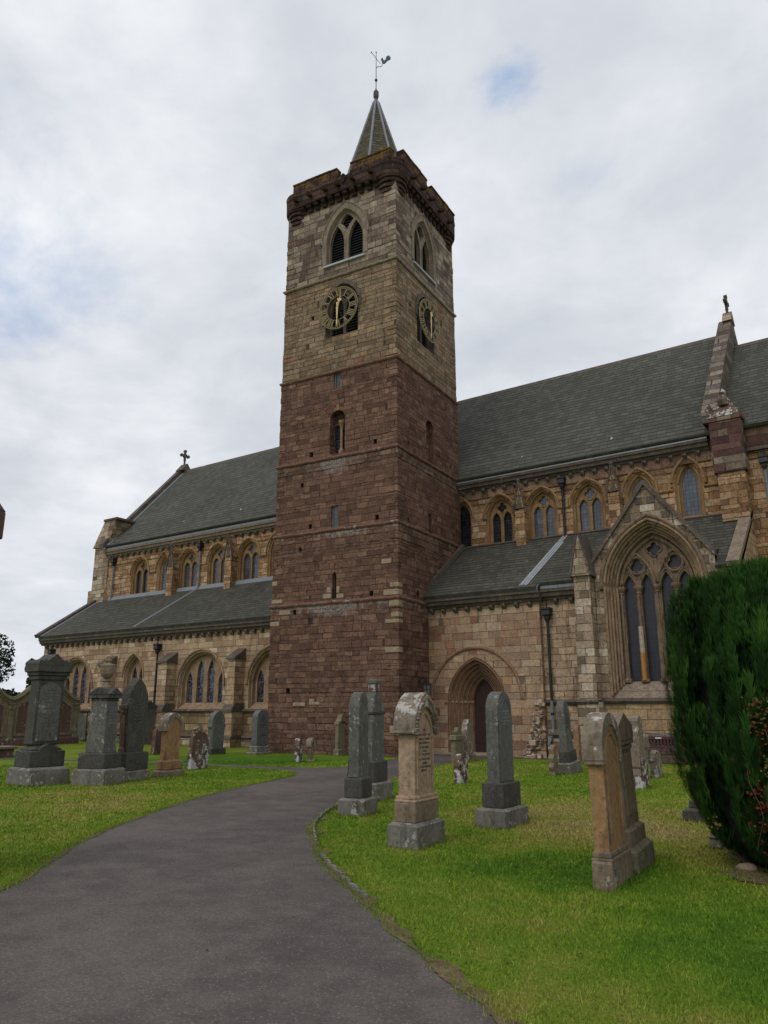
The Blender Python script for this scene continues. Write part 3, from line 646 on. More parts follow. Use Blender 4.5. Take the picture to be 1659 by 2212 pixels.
def belfry(fr,cx,label=None):
    inner=arch(cx,.95,21.38,22.42,23.88)
    Ll=arch(cx-.50,.405,21.38,22.3,23.32); Rl=arch(cx+.50,.405,21.38,22.3,23.32)
    dag=[(cx,22.95),(cx+.14,23.22),(cx+.36,23.42),(cx+.18,23.68),(cx,23.8),(cx-.18,23.68),(cx-.36,23.42),(cx-.14,23.22)]
    m=M(); outer=arch(cx,.98,21.36,22.45,23.98)
    m.strip(fr,outer,.0,inner,-.15)
    m.sheet(fr,inner,[Ll,Rl,dag],-.15,.18)
    # broad voussoir ring round the opening, slightly proud
    o2=arch(cx,1.22,21.36,22.45,24.28)
    m.strip(fr,o2,.035,outer,.035); m.strip(fr,o2,.0,o2,.035); m.strip(fr,outer,.035,outer,-.02)
    m.tube(hoodpath(fr,arch(cx,1.25,22.4,22.45,24.33),.03),.05,6)
    # roll mouldings
    for L in (Ll,Rl): m.tube(hoodpath(fr,L,-.14),.03,5)
    w=mk('belfry_window',m,DRESSG,tower)
    louvres(fr,[Ll,Rl,dag],.32,w)
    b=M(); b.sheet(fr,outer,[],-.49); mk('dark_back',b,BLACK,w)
    m=M(); P=fr.p
    m.fbox(fr,cx-1.12,cx+1.12,21.16,21.36,-.2,.12,.1); mk('lead_sill',m,LEADW,w,bevel=.015)
belfry(Fr((0,TIERS[5][2],0),(1,0,0),(0,-1,0)),-2.70); belfry(Fr((-TIERS[5][2],0,0),(0,1,0),(1,0,0)),2.72)
def clock(fr,cu,cz,ocx,oz0,osp,oap):
    # stone opening behind
    m=M(); inner=arch(ocx,.78,oz0,osp,oap-.1); outer=arch(ocx,.86,oz0,osp,oap)
    Ll=arch(ocx-.38,.31,oz0+.05,osp-.05,osp+.55); Rl=arch(ocx+.38,.31,oz0+.05,osp-.05,osp+.55)
    m.strip(fr,outer,0,inner,-.25); m.sheet(fr,inner,[Ll,Rl,foil(ocx,osp+.55,.13)],-.25,.14)
    o2=arch(ocx,1.02,osp-.25,osp,oap+.2); oo=arch(ocx,.86,osp-.25,osp,oap)
    m.strip(fr,o2,.04,oo,.04); m.strip(fr,o2,0,o2,.04); m.strip(fr,oo,.04,oo,-.02)
    w=mk('belfry_window',m,DARKST,tower,label='louvred opening behind the clock face'); louvres(fr,[Ll,Rl],.34,w)
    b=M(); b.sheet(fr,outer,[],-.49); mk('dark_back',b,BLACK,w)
    # skeleton dial
    D0=.16; m=M()
    def ring(ra,rb,da=D0,n=72):
        A=[(cu+rb*math.cos(2*math.pi*i/n),cz+rb*math.sin(2*math.pi*i/n)) for i in range(n+1)]
        B=[(cu+ra*math.cos(2*math.pi*i/n),cz+ra*math.sin(2*math.pi*i/n)) for i in range(n+1)]
        m.strip(fr,A,da,B,da); m.strip(fr,A,da,A,da-.04); m.strip(fr,B,da,B,da-.04); m.strip(fr,A,da-.04,B,da-.04)
    ring(.988,1.006); ring(.912,.922); ring(.587,.600)
    def bar(mm,a,r0,r1,w,da=D0,off0=0.,off1=None):
        off1=off0 if off1 is None else off1
        ca,sa=math.sin(a),math.cos(a); tx_,tz=math.cos(a),-math.sin(a)
        P=[(cu+ca*r0+tx_*(off0-w),cz+sa*r0+tz*(off0-w)),(cu+ca*r0+tx_*(off0+w),cz+sa*r0+tz*(off0+w)),(cu+ca*r1+tx_*(off1+w),cz+sa*r1+tz*(off1+w)),(cu+ca*r1+tx_*(off1-w),cz+sa*r1+tz*(off1-w))]
        mm.prism(fr,P,da-.03,da)
    for i in range(60): bar(m,2*math.pi*i/60,.92,.99,.007)
    dial=mk('clock_dial',m,GOLDD,tower)
    NUM={1:'I',2:'II',3:'III',4:'IIII',5:'V',6:'VI',7:'VII',8:'VIII',9:'IX',10:'X',11:'XI',12:'XII'}
    for k,s in NUM.items():
        a=2*math.pi*k/12; q=M(); ws={'I':.075,'V':.17,'X':.17}; tot=sum(ws[c] for c in s); x=-tot/2
        for c in s:
            w_=ws[c]; xc=x+w_/2
            if c=='I': bar(q,a,.60,.90,.0135,D0,xc)
            elif c=='V': bar(q,a,.60,.90,.016,D0,xc,xc-.06); bar(q,a,.60,.90,.007,D0+.004,xc,xc+.06)
            else: bar(q,a,.60,.90,.016,D0,xc+.06,xc-.06); bar(q,a,.60,.90,.007,D0+.004,xc-.06,xc+.06)
            x+=w_
        mk('numeral',q,GOLDD,dial)
    ah=2*math.pi*12.5/12*1.; q=M(); dh=D0+.05
    def hand(pts,a,da):
        ca,sa=math.sin(a),math.cos(a)
        return [(cu+ca*r+sa*o,cz+sa*r-ca*o) for r,o in pts]
    q.prism(fr,hand([(-.12,-.035),(-.12,.035),(.30,.03),(.33,.10),(.42,.115),(.44,.05),(.40,.03),(.62,0),(.40,-.03),(.44,-.05),(.42,-.115),(.33,-.10),(.30,-.03)],ah,0),dh-.02,dh)
    mk('hour_hand',q,GOLDP,dial)
    q=M(); am=math.pi
    q.prism(fr,hand([(-.25,-.045),(-.25,.045),(-.02,.03),(.0,.05),(.62,.022),(.72,.04),(.92,0),(.72,-.04),(.62,-.022),(0,-.05),(-.02,-.03)],am,0),dh+.01,dh+.03)
    mk('minute_hand',q,GOLDP,dial)
    q=M()
    for i in range(8):
        a=2*math.pi*(i+.5)/8; bar(q,a,.05,.58,.008,D0-.05)
    mk('dial_spokes',q,IRON,dial)
    for sx in (-1,1):
        for sz in (-.25,.35):
            q=M(); q.tube([fr.p(cu+sx*.97,cz+sz,D0-.02),fr.p(cu+sx*1.02,cz+sz,-.05)],.022,6); mk('dial_bracket',q,IRON,dial)
clock(Fr((0,TIERS[4][2],0),(1,0,0),(0,-1,0)),-2.90,18.90,-2.80,17.66,19.1,20.14)
clock(Fr((-TIERS[4][2],0,0),(0,1,0),(1,0,0)),2.92,18.86,2.82,17.5,19.0,20.0)
# ---- parapet with corner rounds
CP=[(-6+.55,.55),(-.55,.55),(-.55,5.45),(-5.45,5.45)]
PO=.27   # outward offset of the parapet
m=M()
def wallbox(m,face,u0,u1,z0,z1,d0,d1):
    if face==0: m.box(u0,u1,-d1,-d0,z0,z1)
    elif face==1: m.box(d0,d1,u0,u1,z0,z1)
    elif face==2: m.box(u0,u1,6+d0,6+d1,z0,z1)
    else: m.box(-6-d1,-6-d0,u0,u1,z0,z1)
for face in range(4):
    lo,hi=((-5.45,-.55),(.55,5.45),(-5.45,-.55),(.55,5.45))[face]
    wallbox(m,face,lo,hi,24.80,25.5,-.08,PO)
for cx,cy in CP:
    m.lathe(cx,cy,[(.76,24.66),(.80,24.76),(.815,25.48),(.835,25.52),(.835,25.60),(.4,25.62)],28)
mk('parapet',m,REDTOP,tower,bevel=.02)
rr=random.Random(5)
for face,spans in ((0,[(-5.5,-2.95),(-2.27,-.12)]),(1,[(.17,2.58),(3.0,5.65)]),(2,[(-5.6,-3.4),(-2.6,-.4)]),(3,[(.4,2.6),(3.4,5.6)])):
    for a,b in spans:
        m=M(); 
        u=a
        while u<b-.05:     # merlon masonry capped by uneven coping stones
            w=min(rr.uniform(.5,.8),b-u); h=rr.uniform(-.02,.02)
            if b-u-w<.2: w=b-u
            wallbox(m,face,u,u+w-.006,25.5,25.95+h,-.06,PO-.01)
            wallbox(m,face,u-.004,u+w-.01,25.95+h,26.05+h,-.1,PO+.03); u+=w
        mk('merlon',m,REDTOP,tower,bevel=.025)
# corner corbelling : stacked rounded rings
for i,(cx,cy) in enumerate(CP):
    m=M()
    for k,(r,z) in enumerate(((.585,24.02),(.64,24.24),(.71,24.46))):
        m.lathe(cx,cy,[(r-.10,z),(r-.02,z+.03),(r,z+.09),(r,z+.13),(r-.03,z+.19),(r-.08,z+.215)],28)
    mk('corner_corbelling',m,REDTOP,tower,smooth=False)
# corbels and water spouts
cb=M(); cb.add([(-.11,0,.34),(.11,0,.34),(.11,-.30,.34),(-.11,-.30,.34),(-.11,0,0),(.11,0,0),(.11,-.10,.03),(-.11,-.10,.03),(-.11,-.13,.16),(.11,-.13,.16),(.11,-.26,.2),(-.11,-.26,.2)],
    [(0,3,2,1),(4,5,6,7),(7,6,9,8),(8,9,10,11),(11,10,2,3),(4,7,8,11,3,0),(5,1,2,10,9,6)])
cproto=None
for face in (0,1):
    for k in range(11):
        u=.98+k*.404
        loc=(-6+u,.06,24.41) if face==0 else (-.06,u,24.41)
        if cproto is None:
            cproto=mk('corbel',cb,REDTOP,tower,bevel=.03); c=cproto; c.location=loc
        else: c=dup(cproto,loc,tower)
        c.rotation_euler=(0,0,0 if face==0 else R(90)); c.scale=(rr.uniform(1.0,1.35),rr.uniform(.9,1.1),rr.uniform(.9,1.1))
m=M(); m.box(-5.6,-.4,-.27,.1,24.74,24.82); m.box(-.1,.27,.4,5.6,24.74,24.82); mk('corbel_ledge',m,REDTOP,tower,bevel=.015)
sp_=M(); sp_.box(-.07,.07,-.34,0,0,.13); sp_.box(-.10,.10,-.30,0,-.04,.02)
s0=None
for face,us in ((0,(-5.2,-4.4,-3.55,-2.85,-2.05,-1.1)),(1,(.9,1.8,2.7,3.7,4.7))):
    for u in us:
        loc=(u,-.30,25.0) if face==0 else (.30,u,25.0)
        if s0 is None: s0=mk('water_spout',sp_,REDTOP,tower,bevel=.02); c=s0; c.location=loc
        else: c=dup(s0,loc,tower)
        c.rotation_euler=(R(8),0,0 if face==0 else R(90))
m=M(); fs=Fr((0,-.30,0),(1,0,0),(0,-1,0)); sh=[(-2.72,25.42),(-2.48,25.42),(-2.48,25.25),(-2.52,25.14),(-2.60,25.06),(-2.68,25.14),(-2.72,25.25)]
m.prism(fs,sh,0,.05); m.prism(fs,[(-2.7,25.44),(-2.5,25.44),(-2.52,25.5),(-2.6,25.54),(-2.68,25.5)],0,.06); mk('carved_shield',m,REDTOP,tower,bevel=.012)
m=M(); m.box(-5.7,-.3,.3,5.7,24.6,25.0); mk('roof_deck',m,LEAD,tower)
# ---- spire
SX,SY=-2.86,3.06; SR=[(1.98,25.0),(1.98,25.6),(1.54,27.5),(1.06,29.1),(.62,30.6),(.16,32.15)]
m=M(); m.lathe(SX,SY,SR,8,R(22.5-4.8)); spire=mk('spire',m,SPIRE,tower)
for k in range(8):
    a=R(22.5-4.8)+2*math.pi*k/8; m=M()
    for i in range(1,len(SR)-1):
        (r0,z0),(r1,z1)=SR[i],SR[i+1]
        ns=2
        for j in range(ns):
            ra,za=r0+(r1-r0)*j/ns,z0+(z1-z0)*j/ns; rb,zb=r0+(r1-r0)*(j+1)/ns,z0+(z1-z0)*(j+1)/ns+.03
            P=lambda r_,z_,e:(SX+math.cos(a)*(r_+e),SY+math.sin(a)*(r_+e),z_)
            m.tube([P(ra,za,-.01),P(rb,zb,-.012)],.062,7)
    mk('lead_hip',m,LEAD,spire)
m=M(); m.lathe(SX,SY,[(.30,31.55),(.17,32.1),(.15,32.3)],8,R(17.7)); mk('lead_cap',m,LEAD,spire)
m=M(); m.lathe(SX,SY,[(.10,32.25),(.09,32.5),(.135,32.55),(.145,32.62),(.145,32.86),(.11,32.95),(.04,33.0)],8,R(17.7)); mk('finial',m,DARKST,spire)
TIP=Vector((SX,SY,0))
vane=empty('weathervane',tower.matrix_basis@Vector((0,0,0)),'thin iron weathervane pole with ball and green cockerel on the spire','weathervane')
ta_=Matrix.Rotation(TA,4,'Z'); tw=TN+ta_@Vector((SX,SY,0)); vane.location=(tw.x,tw.y,32.97)
rl=lambda l,z,dp=0.: Vector((rt.x*l-rt.y*dp,rt.y*l+rt.x*dp,z-32.97))
m=M(); m.tube([rl(0,32.95),rl(0,35.42)],.022,6,.014); m.lathe(0,0,[(.05,32.0-31.97),(.03,.15)],8); m.lathe(0,0,[(.018,35.36-32.97),(.035,35.42-32.97),(.005,35.5-32.97)],6); mk('pole',m,IRON,vane)
m=M(); m.lathe(0,0,[(.001,.59),(.055,.61),(.08,.67),(.055,.73),(.001,.75)],12); mk('ball',m,IRON,vane,smooth=True)
m=M(); m.tube([rl(-.24,35.32,-.1),rl(.22,34.78,.1)],.014,5); m.tube([rl(-.24,35.32,-.1)+Vector((.03,0,.03)),rl(-.26,35.3,-.1)-Vector((.03,0,.03))],.018,5); m.tube([rl(.0,34.40),rl(.1,34.52),rl(.2,34.48),rl(.31,34.55),rl(.33,34.7)],.018,5); mk('vane_arm',m,IRON,vane)
body=[(.26,34.96),(.24,34.92),(.28,34.93),(.30,34.80),(.36,34.70),(.44,34.70),(.54,34.80),(.62,34.92),(.69,34.93),(.76,35.0),(.72,35.05),(.77,35.08),(.70,35.12),(.72,35.17),(.62,35.19),(.53,35.12),(.51,35.0),(.48,34.92),(.42,34.87),(.37,34.94),(.36,35.02),(.33,35.06),(.30,35.03),(.28,35.02)]
m=M(); A=[rl(l,z,-.03) for l,z in body]; dv=rl(0,0,.03)-rl(0,0,-.03); m.ext(A,dv)
mk('cockerel',m,COPPER,vane,bevel=.012)
# lantern on a bracket from the tower's east face
lt=TN+ta_@Vector((.42,1.52,0))
lan=empty('wall_lantern',(lt.x,lt.y,2.2),'black iron lantern on a bracket at the tower corner beside the doorway','lantern')
m=M(); m.lathe(0,0,[(.22,.42),(.20,.45),(.08,.53),(.03,.55),(.03,.6)],6); mk('lantern_cap',m,IRON,lan)
m=M(); m.lathe(0,0,[(.10,.07),(.165,.42)],6); mk('lantern_glass',m,plain('frosted_glass',(.16,.17,.17),.3,.2),lan)
m=M()
for k in range(6):
    a=2*math.pi*k/6; m.tube([(.105*math.cos(a),.105*math.sin(a),.06),(.17*math.cos(a),.17*math.sin(a),.43)],.011,4)
for z,r in ((.07,.11),(.25,.142),(.42,.175)):
    m.tube([(r*math.cos(2*math.pi*k/12),r*math.sin(2*math.pi*k/12),z) for k in range(13)],.01,4)
m.lathe(0,0,[(.11,.04),(.08,.02),(.03,0)],6); mk('lantern_frame',m,IRON,lan)
m=M(); ex=ta_@Vector((1,0,0)); m.tube([(0,0,.6),(-ex.x*.06,-ex.y*.06,.68),(-ex.x*.2,-ex.y*.2,.66),(-ex.x*.44,-ex.y*.44,.5)],.018,6); m.tube([(-ex.x*.2,-ex.y*.2,.66),(-ex.x*.44,-ex.y*.44,.75)],.012,5); mk('bracket',m,IRON,lan)
# ------------------------------------------------------------------ CHURCH
A_Y=26.87; N_Y=30.35; EZ=11.9
church=empty('stone_church',(-24,A_Y,0),'long buff sandstone church with steep slate roofs, aisles and pointed windows','church'); WORLDP[church.name]=(-24,A_Y,0)
FA=Fr((0,A_Y,0),(1,0,0),(0,-1,0)); FB2=Fr((0,A_Y+.2,0),(1,0,0),(0,-1,0)); FN=Fr((0,N_Y,0),(1,0,0),(0,-1,0))
# --- clerestory
hn=[]
def two_light(cx,h,za,z0,gm,sm,w=.19,zs=None):
    zs=za-.98
    ls=[lancet(cx-h*.46,w,z0,zs-.1,zs+.26),lancet(cx+h*.46,w,z0,zs-.1,zs+.26),foil(cx,zs+.45,.235,4,40,0)]
    def ex(m,fr,d):
        for L in ls[:2]: m.tube(hoodpath(fr,L,d+.01),.025,5)
        q=circ(cx,zs+.45,.27); m.tube(hoodpath(fr,q+[q[0]],d+.01),.025,5)
    hn.append(window(FN,church,cx,h,z0,zs,za-.17,.24,ls,gm,sm,.10,.1,.10,extra=ex))
for cx,gm in ((-14.78,GL_D),(-12.77,GL_P),(-10.70,GL_P)): two_light(cx,.60,11.03,8.93,gm,DRESSGOLD,.215)
for cx,gm in ((-39.72,GL_D),(-35.25,GL_P),(-32.78,GL_P),(-30.30,GL_P)): two_light(cx,.70,10.95,8.62,gm,DRESSGOLD,.26)
for cx,h,z0,za,gm,sp in ((-16.78,.43,8.87,10.95,GL_D,.14),(-8.57,.42,8.95,10.8,GL_P,.2),(-6.66,.33,8.97,10.95,GL_P,.2),(-37.48,.40,8.65,10.72,GL_P,.2),(-28.2,.5,8.7,10.8,GL_P,.15)):
    pth=lancet(cx,h-.03,z0+.02,za-.75,za-.04)
    hn.append(window(FN,church,cx,h,z0,za-.75,za,.24,[pth],gm,DRESSGOLD,sp,.1,.10,plate=.05))
m=M(); m.sheet(FN,rect(-43.0,-4.3,0,EZ),hn,0,.0); mk('clerestory_wall',m,GOLD,church)
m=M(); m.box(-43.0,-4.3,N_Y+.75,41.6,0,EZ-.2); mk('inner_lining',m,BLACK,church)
m=M(); m.sheet(Fr((0,41.65,0),(1,0,0),(0,1,0)),rect(-43,8,0,EZ)); m.add([(-43,N_Y,0),(-43,41.65,0),(-43,41.65,EZ),(-43,36,18.5),(-43,N_Y,EZ)],[(0,1,2,3,4)]); mk('far_wall',m,GOLD,church)
# --- main roof
def roofprism(x0,x1,y0,z0,y1,z1,t=.14): 
    m=M(); d=Vector((y1-y0,z1-z0)).normalized(); n=Vector((-d.y,d.x))*t
    return m.ext([(x0,y0,z0),(x0,y1,z1),(x0,y1+n.x,z1+n.y),(x0,y0+n.x,z0+n.y)],(x1-x0,0,0))
RZ=18.45
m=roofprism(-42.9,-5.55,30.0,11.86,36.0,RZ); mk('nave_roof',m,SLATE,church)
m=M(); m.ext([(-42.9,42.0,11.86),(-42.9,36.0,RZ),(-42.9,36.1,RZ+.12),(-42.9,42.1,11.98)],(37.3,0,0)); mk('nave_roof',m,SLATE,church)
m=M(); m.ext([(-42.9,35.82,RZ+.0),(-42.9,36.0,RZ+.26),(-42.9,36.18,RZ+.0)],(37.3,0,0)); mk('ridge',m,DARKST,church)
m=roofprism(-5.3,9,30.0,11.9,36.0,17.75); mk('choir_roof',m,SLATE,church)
m=M(); m.ext([(-5.3,42.0,11.9),(-5.3,36.0,17.75),(-5.3,36.1,17.87),(-5.3,42.1,12.0)],(14.3,0,0)); mk('choir_roof',m,SLATE,church)
m=M(); m.ext([(-5.3,35.82,17.75),(-5.3,36.0,18.0),(-5.3,36.18,17.75)],(14.3,0,0)); mk('ridge',m,DARKST,church)
# --- eaves: cornice, gutter, lead
def eaves(x0,x1,y,z,lead,cs=.5,nm='cornice',mat=DARKST,cmat=None):
    """cornice band below the slates at wall plane y; z = top of band"""
    m=M(); m.ext([(x0,y+.02,z-.30),(x0,y-.10,z-.30),(x0,y-.14,z-.22),(x0,y-.24,z-.18),(x0,y-.27,z-.05),(x0,y-.33,z-.02),(x0,y-.33,z+.08),(x0,y+.02,z+.08)],(x1-x0,0,0)); c=mk(nm,m,mat,church)
    if lead:
        n=max(2,int((x1-x0)/1.9)); m=M()
        for i in range(n):
            a=x0+(x1-x0)*i/n; b=x0+(x1-x0)*(i+1)/n
            m.ext([(a+.01,y-.345,z+.085),(a+.01,y-.345,z+.20),(a+.01,y-.1,z+.42),(a+.01,y-.1,z+.40),(a+.01,y-.3,z+.085)],(b-a-.02,0,0))
        mk('lead_gutter',m,LEADW if lead==2 else LEAD,church)
    return c
CORB=None
def corbels(x0,x1,y,z,sp,parent):
    global CORB
    n=int(round((x1-x0)/sp)); rr=random.Random(int(abs(x0*10)))
    for i in range(n):
        x=x0+(i+.5)*(x1-x0)/n
        loc=Vector((x,y,z))-Vector(WORLDP[church.name])
        if CORB is None:
            m=M(); m.add([(-.08,0,.2),(.08,0,.2),(.08,-.2,.2),(-.08,-.2,.2),(-.08,0,0),(.08,0,0),(.08,-.07,.02),(-.08,-.07,.02),(.08,-.19,.11),(-.08,-.19,.11)],[(0,3,2,1),(4,5,6,7),(7,6,8,9),(9,8,2,3),(4,7,9,3,0),(5,1,2,8,6)])
            m.v=[(a+WORLDP[church.name][0],b+WORLDP[church.name][1],c_) for a,b,c_ in m.v]; CORB=mk('corbel',m,DARKST,church,bevel=.02); c=CORB; c.location=loc
        else: c=dup(CORB,loc,church)
        c.scale=(rr.uniform(.85,1.2),rr.uniform(.85,1.05),rr.uniform(.85,1.1))
eaves(-16.9,-5.75,N_Y,11.72,2,mat=DARKST); eaves(-43.1,-22.3,N_Y,11.62,1,mat=DRESSG)
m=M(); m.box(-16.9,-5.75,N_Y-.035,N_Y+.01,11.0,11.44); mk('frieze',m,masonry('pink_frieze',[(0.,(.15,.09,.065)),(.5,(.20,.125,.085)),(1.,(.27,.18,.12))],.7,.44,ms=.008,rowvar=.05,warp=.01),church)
corbels(-16.8,-5.9,N_Y-.0,11.22,.52,church); corbels(-43.0,-28.3,N_Y,11.12,.56,church)
# --- clerestory pilasters with gablets
def pinn(x,w,y,z0,zs,za,mat):
    f=Fr((0,y,0),(1,0,0),(0,-1,0)); m=M()
    m.box(x-w/2,x+w/2,y,N_Y+.02,z0,zs)
    m.ext([f.p(x-w*.53,zs-.08),f.p(x+w*.53,zs-.08),f.p(x+w*.12,za-.12),f.p(x,za),f.p(x-w*.12,za-.12)],(0,N_Y-y,0))
    b=mk('buttress',m,GOLD,church,bevel=.015); WORLDP[b.name]=WORLDP[church.name]
    q=M()
    for s in (-1,1):
        q.tube([f.p(x+s*w*.66,zs-.26,.03),f.p(x+s*w*.36,(zs+za)/2-.12,.04),f.p(x,za+.02,.03)],.04,5)
        for t in (.25,.5,.75):
            u=x+s*w*.66*(1-t)+s*.05; z=(zs-.26)+(za-zs+.26)*t; q.lathe(u,y-.04,[(.01,z-.06),(.055,z),(.02,z+.05)],6)
    q.lathe(x,y-.02,[(.05,za-.05),(.09,za+.03),(.06,za+.1),(.02,za+.14)],7)
    q.prism(f,[(x-w*.3,zs-.05),(x+w*.3,zs-.05),(x,za-.45)],.02,.05)
    mk('gablet',q,DARKST,b)
pinn(-13.64,.44,29.95,8.3,10.2,11.38,GOLD); pinn(-9.50,.46,29.95,8.5,10.3,11.4,GOLD)
pinn(-36.27,.52,29.85,8.0,9.98,11.2,GOLD); pinn(-31.4,.52,29.85,8.1,10.05,11.3,GOLD)
# hood string linking the clerestory windows
def strings(y,segs,z,r,mat,name='string_course'):
    for a,b in segs:
        m=M(); m.ext([(a,y,z-r),(a,y-r*.8,z-r*.9),(a,y-r*1.5,z),(a,y-r*.8,z+r*.4),(a,y,z+r)],(b-a,0,0)); mk(name,m,mat,church)
strings(N_Y,[(-15.55,-15.42),(-14.1,-13.9),(-13.4,-13.5),(-12.0,-11.5),(-9.95,-9.75),(-9.2,-9.25),(-7.9,-7.25),(-6.1,-5.6)],10.02,.055,DRESSGOLD)
strings(N_Y,[(-38.8,-38.1),(-34.4,-33.6),(-32.0,-31.7),(-29.4,-28.9)],9.9,.055,DRESSGOLD)
strings(N_Y,[(-16.7,-5.6)],8.80,.07,DARKST,'flashing_course')
m=M(); m.ext([(-42.5,N_Y+.02,8.30),(-42.5,N_Y-.16,8.42),(-42.5,N_Y-.06,8.66),(-42.5,N_Y+.02,8.66)],(20,0,0)); mk('lead_flashing',m,LEAD,church)
# --- aisles: roofs
m=roofprism(-43.75,-22.2,26.50,5.80,N_Y+.02,8.40,.12); mk('aisle_roof',m,SLATEM,church)
m=roofprism(-16.75,-11.55,26.50,6.02,N_Y+.02,8.66,.12); mk('aisle_roof',m,SLATEM,church)
m=roofprism(-11.55,-9.42,26.70,6.17,N_Y+.02,8.66,.12); mk('aisle_roof',m,SLATEM,church)
m=roofprism(-9.05,-4.75,27.85,6.93,N_Y+.02,8.68,.12); mk('aisle_roof',m,SLATEM,church)
# skews
def skew(x0,x1,y0,z0,y1,z1,t,mat,name='roof_skew'):
    m=roofprism(x0,x1,y0,z0,y1,z1,t); return mk(name,m,mat,church,bevel=.015)
skew(-16.75,-16.5,26.4,6.08,N_Y-.1,8.78,.20,DARKST); skew(-44.0,-43.6,26.45,5.85,N_Y+.1,8.55,.20,DARKST)
skew(-4.9,-4.5,26.5,6.2,N_Y-.05,8.66,.17,DRESSG)
m=roofprism(-5.3,-4.75,26.75,6.2,27.86,6.96,.12); mk('aisle_roof',m,SLATEM,church)
m=M(); m.ext([(-43.6,26.5,5.93),(-43.6,N_Y,8.53),(-43.6,N_Y,8.56),(-43.6,26.5,5.96)],(.22,0,0)); mk('lead_flashing',m,LEAD,church)
def diag(xa,ya,za,xb,yb,zb,mat):
    m=M(); a=Vector((xa,ya,za)); b=Vector((xb,yb,zb)); 
    for o in (-.06,.06): m.tube([a+Vector((o,-.02,.12)),b+Vector((o,-.02,.12))],.04,6)
    m.add([a+Vector((-.16,0,.115)),a+Vector((.16,0,.115)),b+Vector((.16,0,.115)),b+Vector((-.16,0,.115))],[(0,1,2,3)])
    mk('lead_channel',m,mat,church)
diag(-34.2,N_Y-.05,8.38,-34.95,26.6,5.88,LEAD); diag(-11.76,N_Y-.05,8.64,-12.1,26.55,6.1,LEADW)
# aisle eaves
eaves(-43.8,-22.3,A_Y,5.70,1,mat=DARKST); corbels(-43.5,-25.4,A_Y,5.2,.5,church)
eaves(-16.65,-11.5,A_Y,5.92,1,mat=DARKST); corbels(-16.5,-11.7,A_Y,5.42,.52,church)
eaves(-11.5,-10.05,A_Y+.2,5.95,1,mat=DARKST); corbels(-11.3,-10.1,A_Y+.2,5.47,.5,church)
# --- left aisle windows and wall
ha=[]
def four_light(cx):
    ls=[lancet(cx-1.15,.215,2.02,2.95,3.52),lancet(cx-.385,.24,2.02,3.4,4.12),lancet(cx+.385,.24,2.02,3.4,4.12),lancet(cx+1.15,.215,2.02,2.95,3.52)]
    ha.append(window(FA,church,cx,1.46,2.0,2.85,4.32,.34,ls,GL_S,DRESS,.13,.32,.11,plate=.14))
for cx in (-40.25,-29.78,-24.86): four_light(cx)
ha.append(window(FA,church,-35.05,.66,2.0,3.4,4.35,.34,[lancet(-35.05-.3,.2,2.02,3.35,3.97),lancet(-35.05+.3,.2,2.02,3.35,3.97)],GL_S,DRESS,.12,.3,.1,plate=.14))
m=M(); m.sheet(FA,rect(-43.6,-22.2,1.62,5.75),ha); m.add([(-43.6,A_Y,0),(-43.6,N_Y+1,0),(-43.6,N_Y+1,5.9),(-43.6,N_Y,8.3),(-43.6,A_Y,5.7)],[(0,1,2,3,4)]); mk('aisle_wall',m,AISLE,church)
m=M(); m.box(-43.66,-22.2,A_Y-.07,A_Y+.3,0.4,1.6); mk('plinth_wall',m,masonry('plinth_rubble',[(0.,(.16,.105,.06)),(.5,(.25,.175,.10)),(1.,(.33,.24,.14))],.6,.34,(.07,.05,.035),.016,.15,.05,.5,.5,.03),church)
m=M(); m.box(-43.7,-22.2,A_Y-.16,A_Y+.3,-.05,.42); mk('plinth_wall',m,GABLE,church)
strings(A_Y-.07,[(-43.7,-22.2)],1.63,.085,DARKST); strings(A_Y-.10,[(-43.7,-22.2)],.43,.10,DARKST)
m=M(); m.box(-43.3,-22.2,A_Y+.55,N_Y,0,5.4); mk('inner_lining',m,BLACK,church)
def butt(x0,x1,y,ztop,z1,mat):
    m=M(); m.box(x0,x1,y+.12,A_Y+.02,1.66,ztop)
    m.box(x0-.06,x1+.06,y,A_Y+.02,-.05,1.60); m.box(x0-.1,x1+.1,y-.07,A_Y,-.05,.40)
    b=mk('buttress',m,mat,church,bevel=.012); WORLDP[b.name]=WORLDP[church.name]
    q=M(); 
    def cop(q): mk('coping',q,DARKST,b,bevel=.012)
    q.ext([(x0-.05,y+.04,ztop-.04),(x0-.05,y+.04,ztop+.05),(x0-.05,A_Y+.01,z1),(x0-.05,A_Y+.01,ztop-.04)],(x1-x0+.1,0,0)); cop(q); q=M()
    q.ext([(x0-.08,y-.06,1.56),(x0-.08,y-.06,1.68),(x0-.08,y+.16,1.98),(x0-.08,A_Y-.05,1.98),(x0-.08,A_Y-.05,1.56)],(x1-x0+.16,0,0)); cop(q); q=M()
    q.ext([(x0-.12,y-.1,.36),(x0-.12,y-.08,.46),(x0-.12,y+.02,.52),(x0-.12,A_Y-.05,.52),(x0-.12,A_Y-.05,.36)],(x1-x0+.24,0,0)); cop(q)
for a,b in ((-37.2,-36.55),(-32.25,-31.6),(-27.25,-26.75),(-42.4,-41.8)): butt(a,b,26.1,4.02,4.55,AISLE)
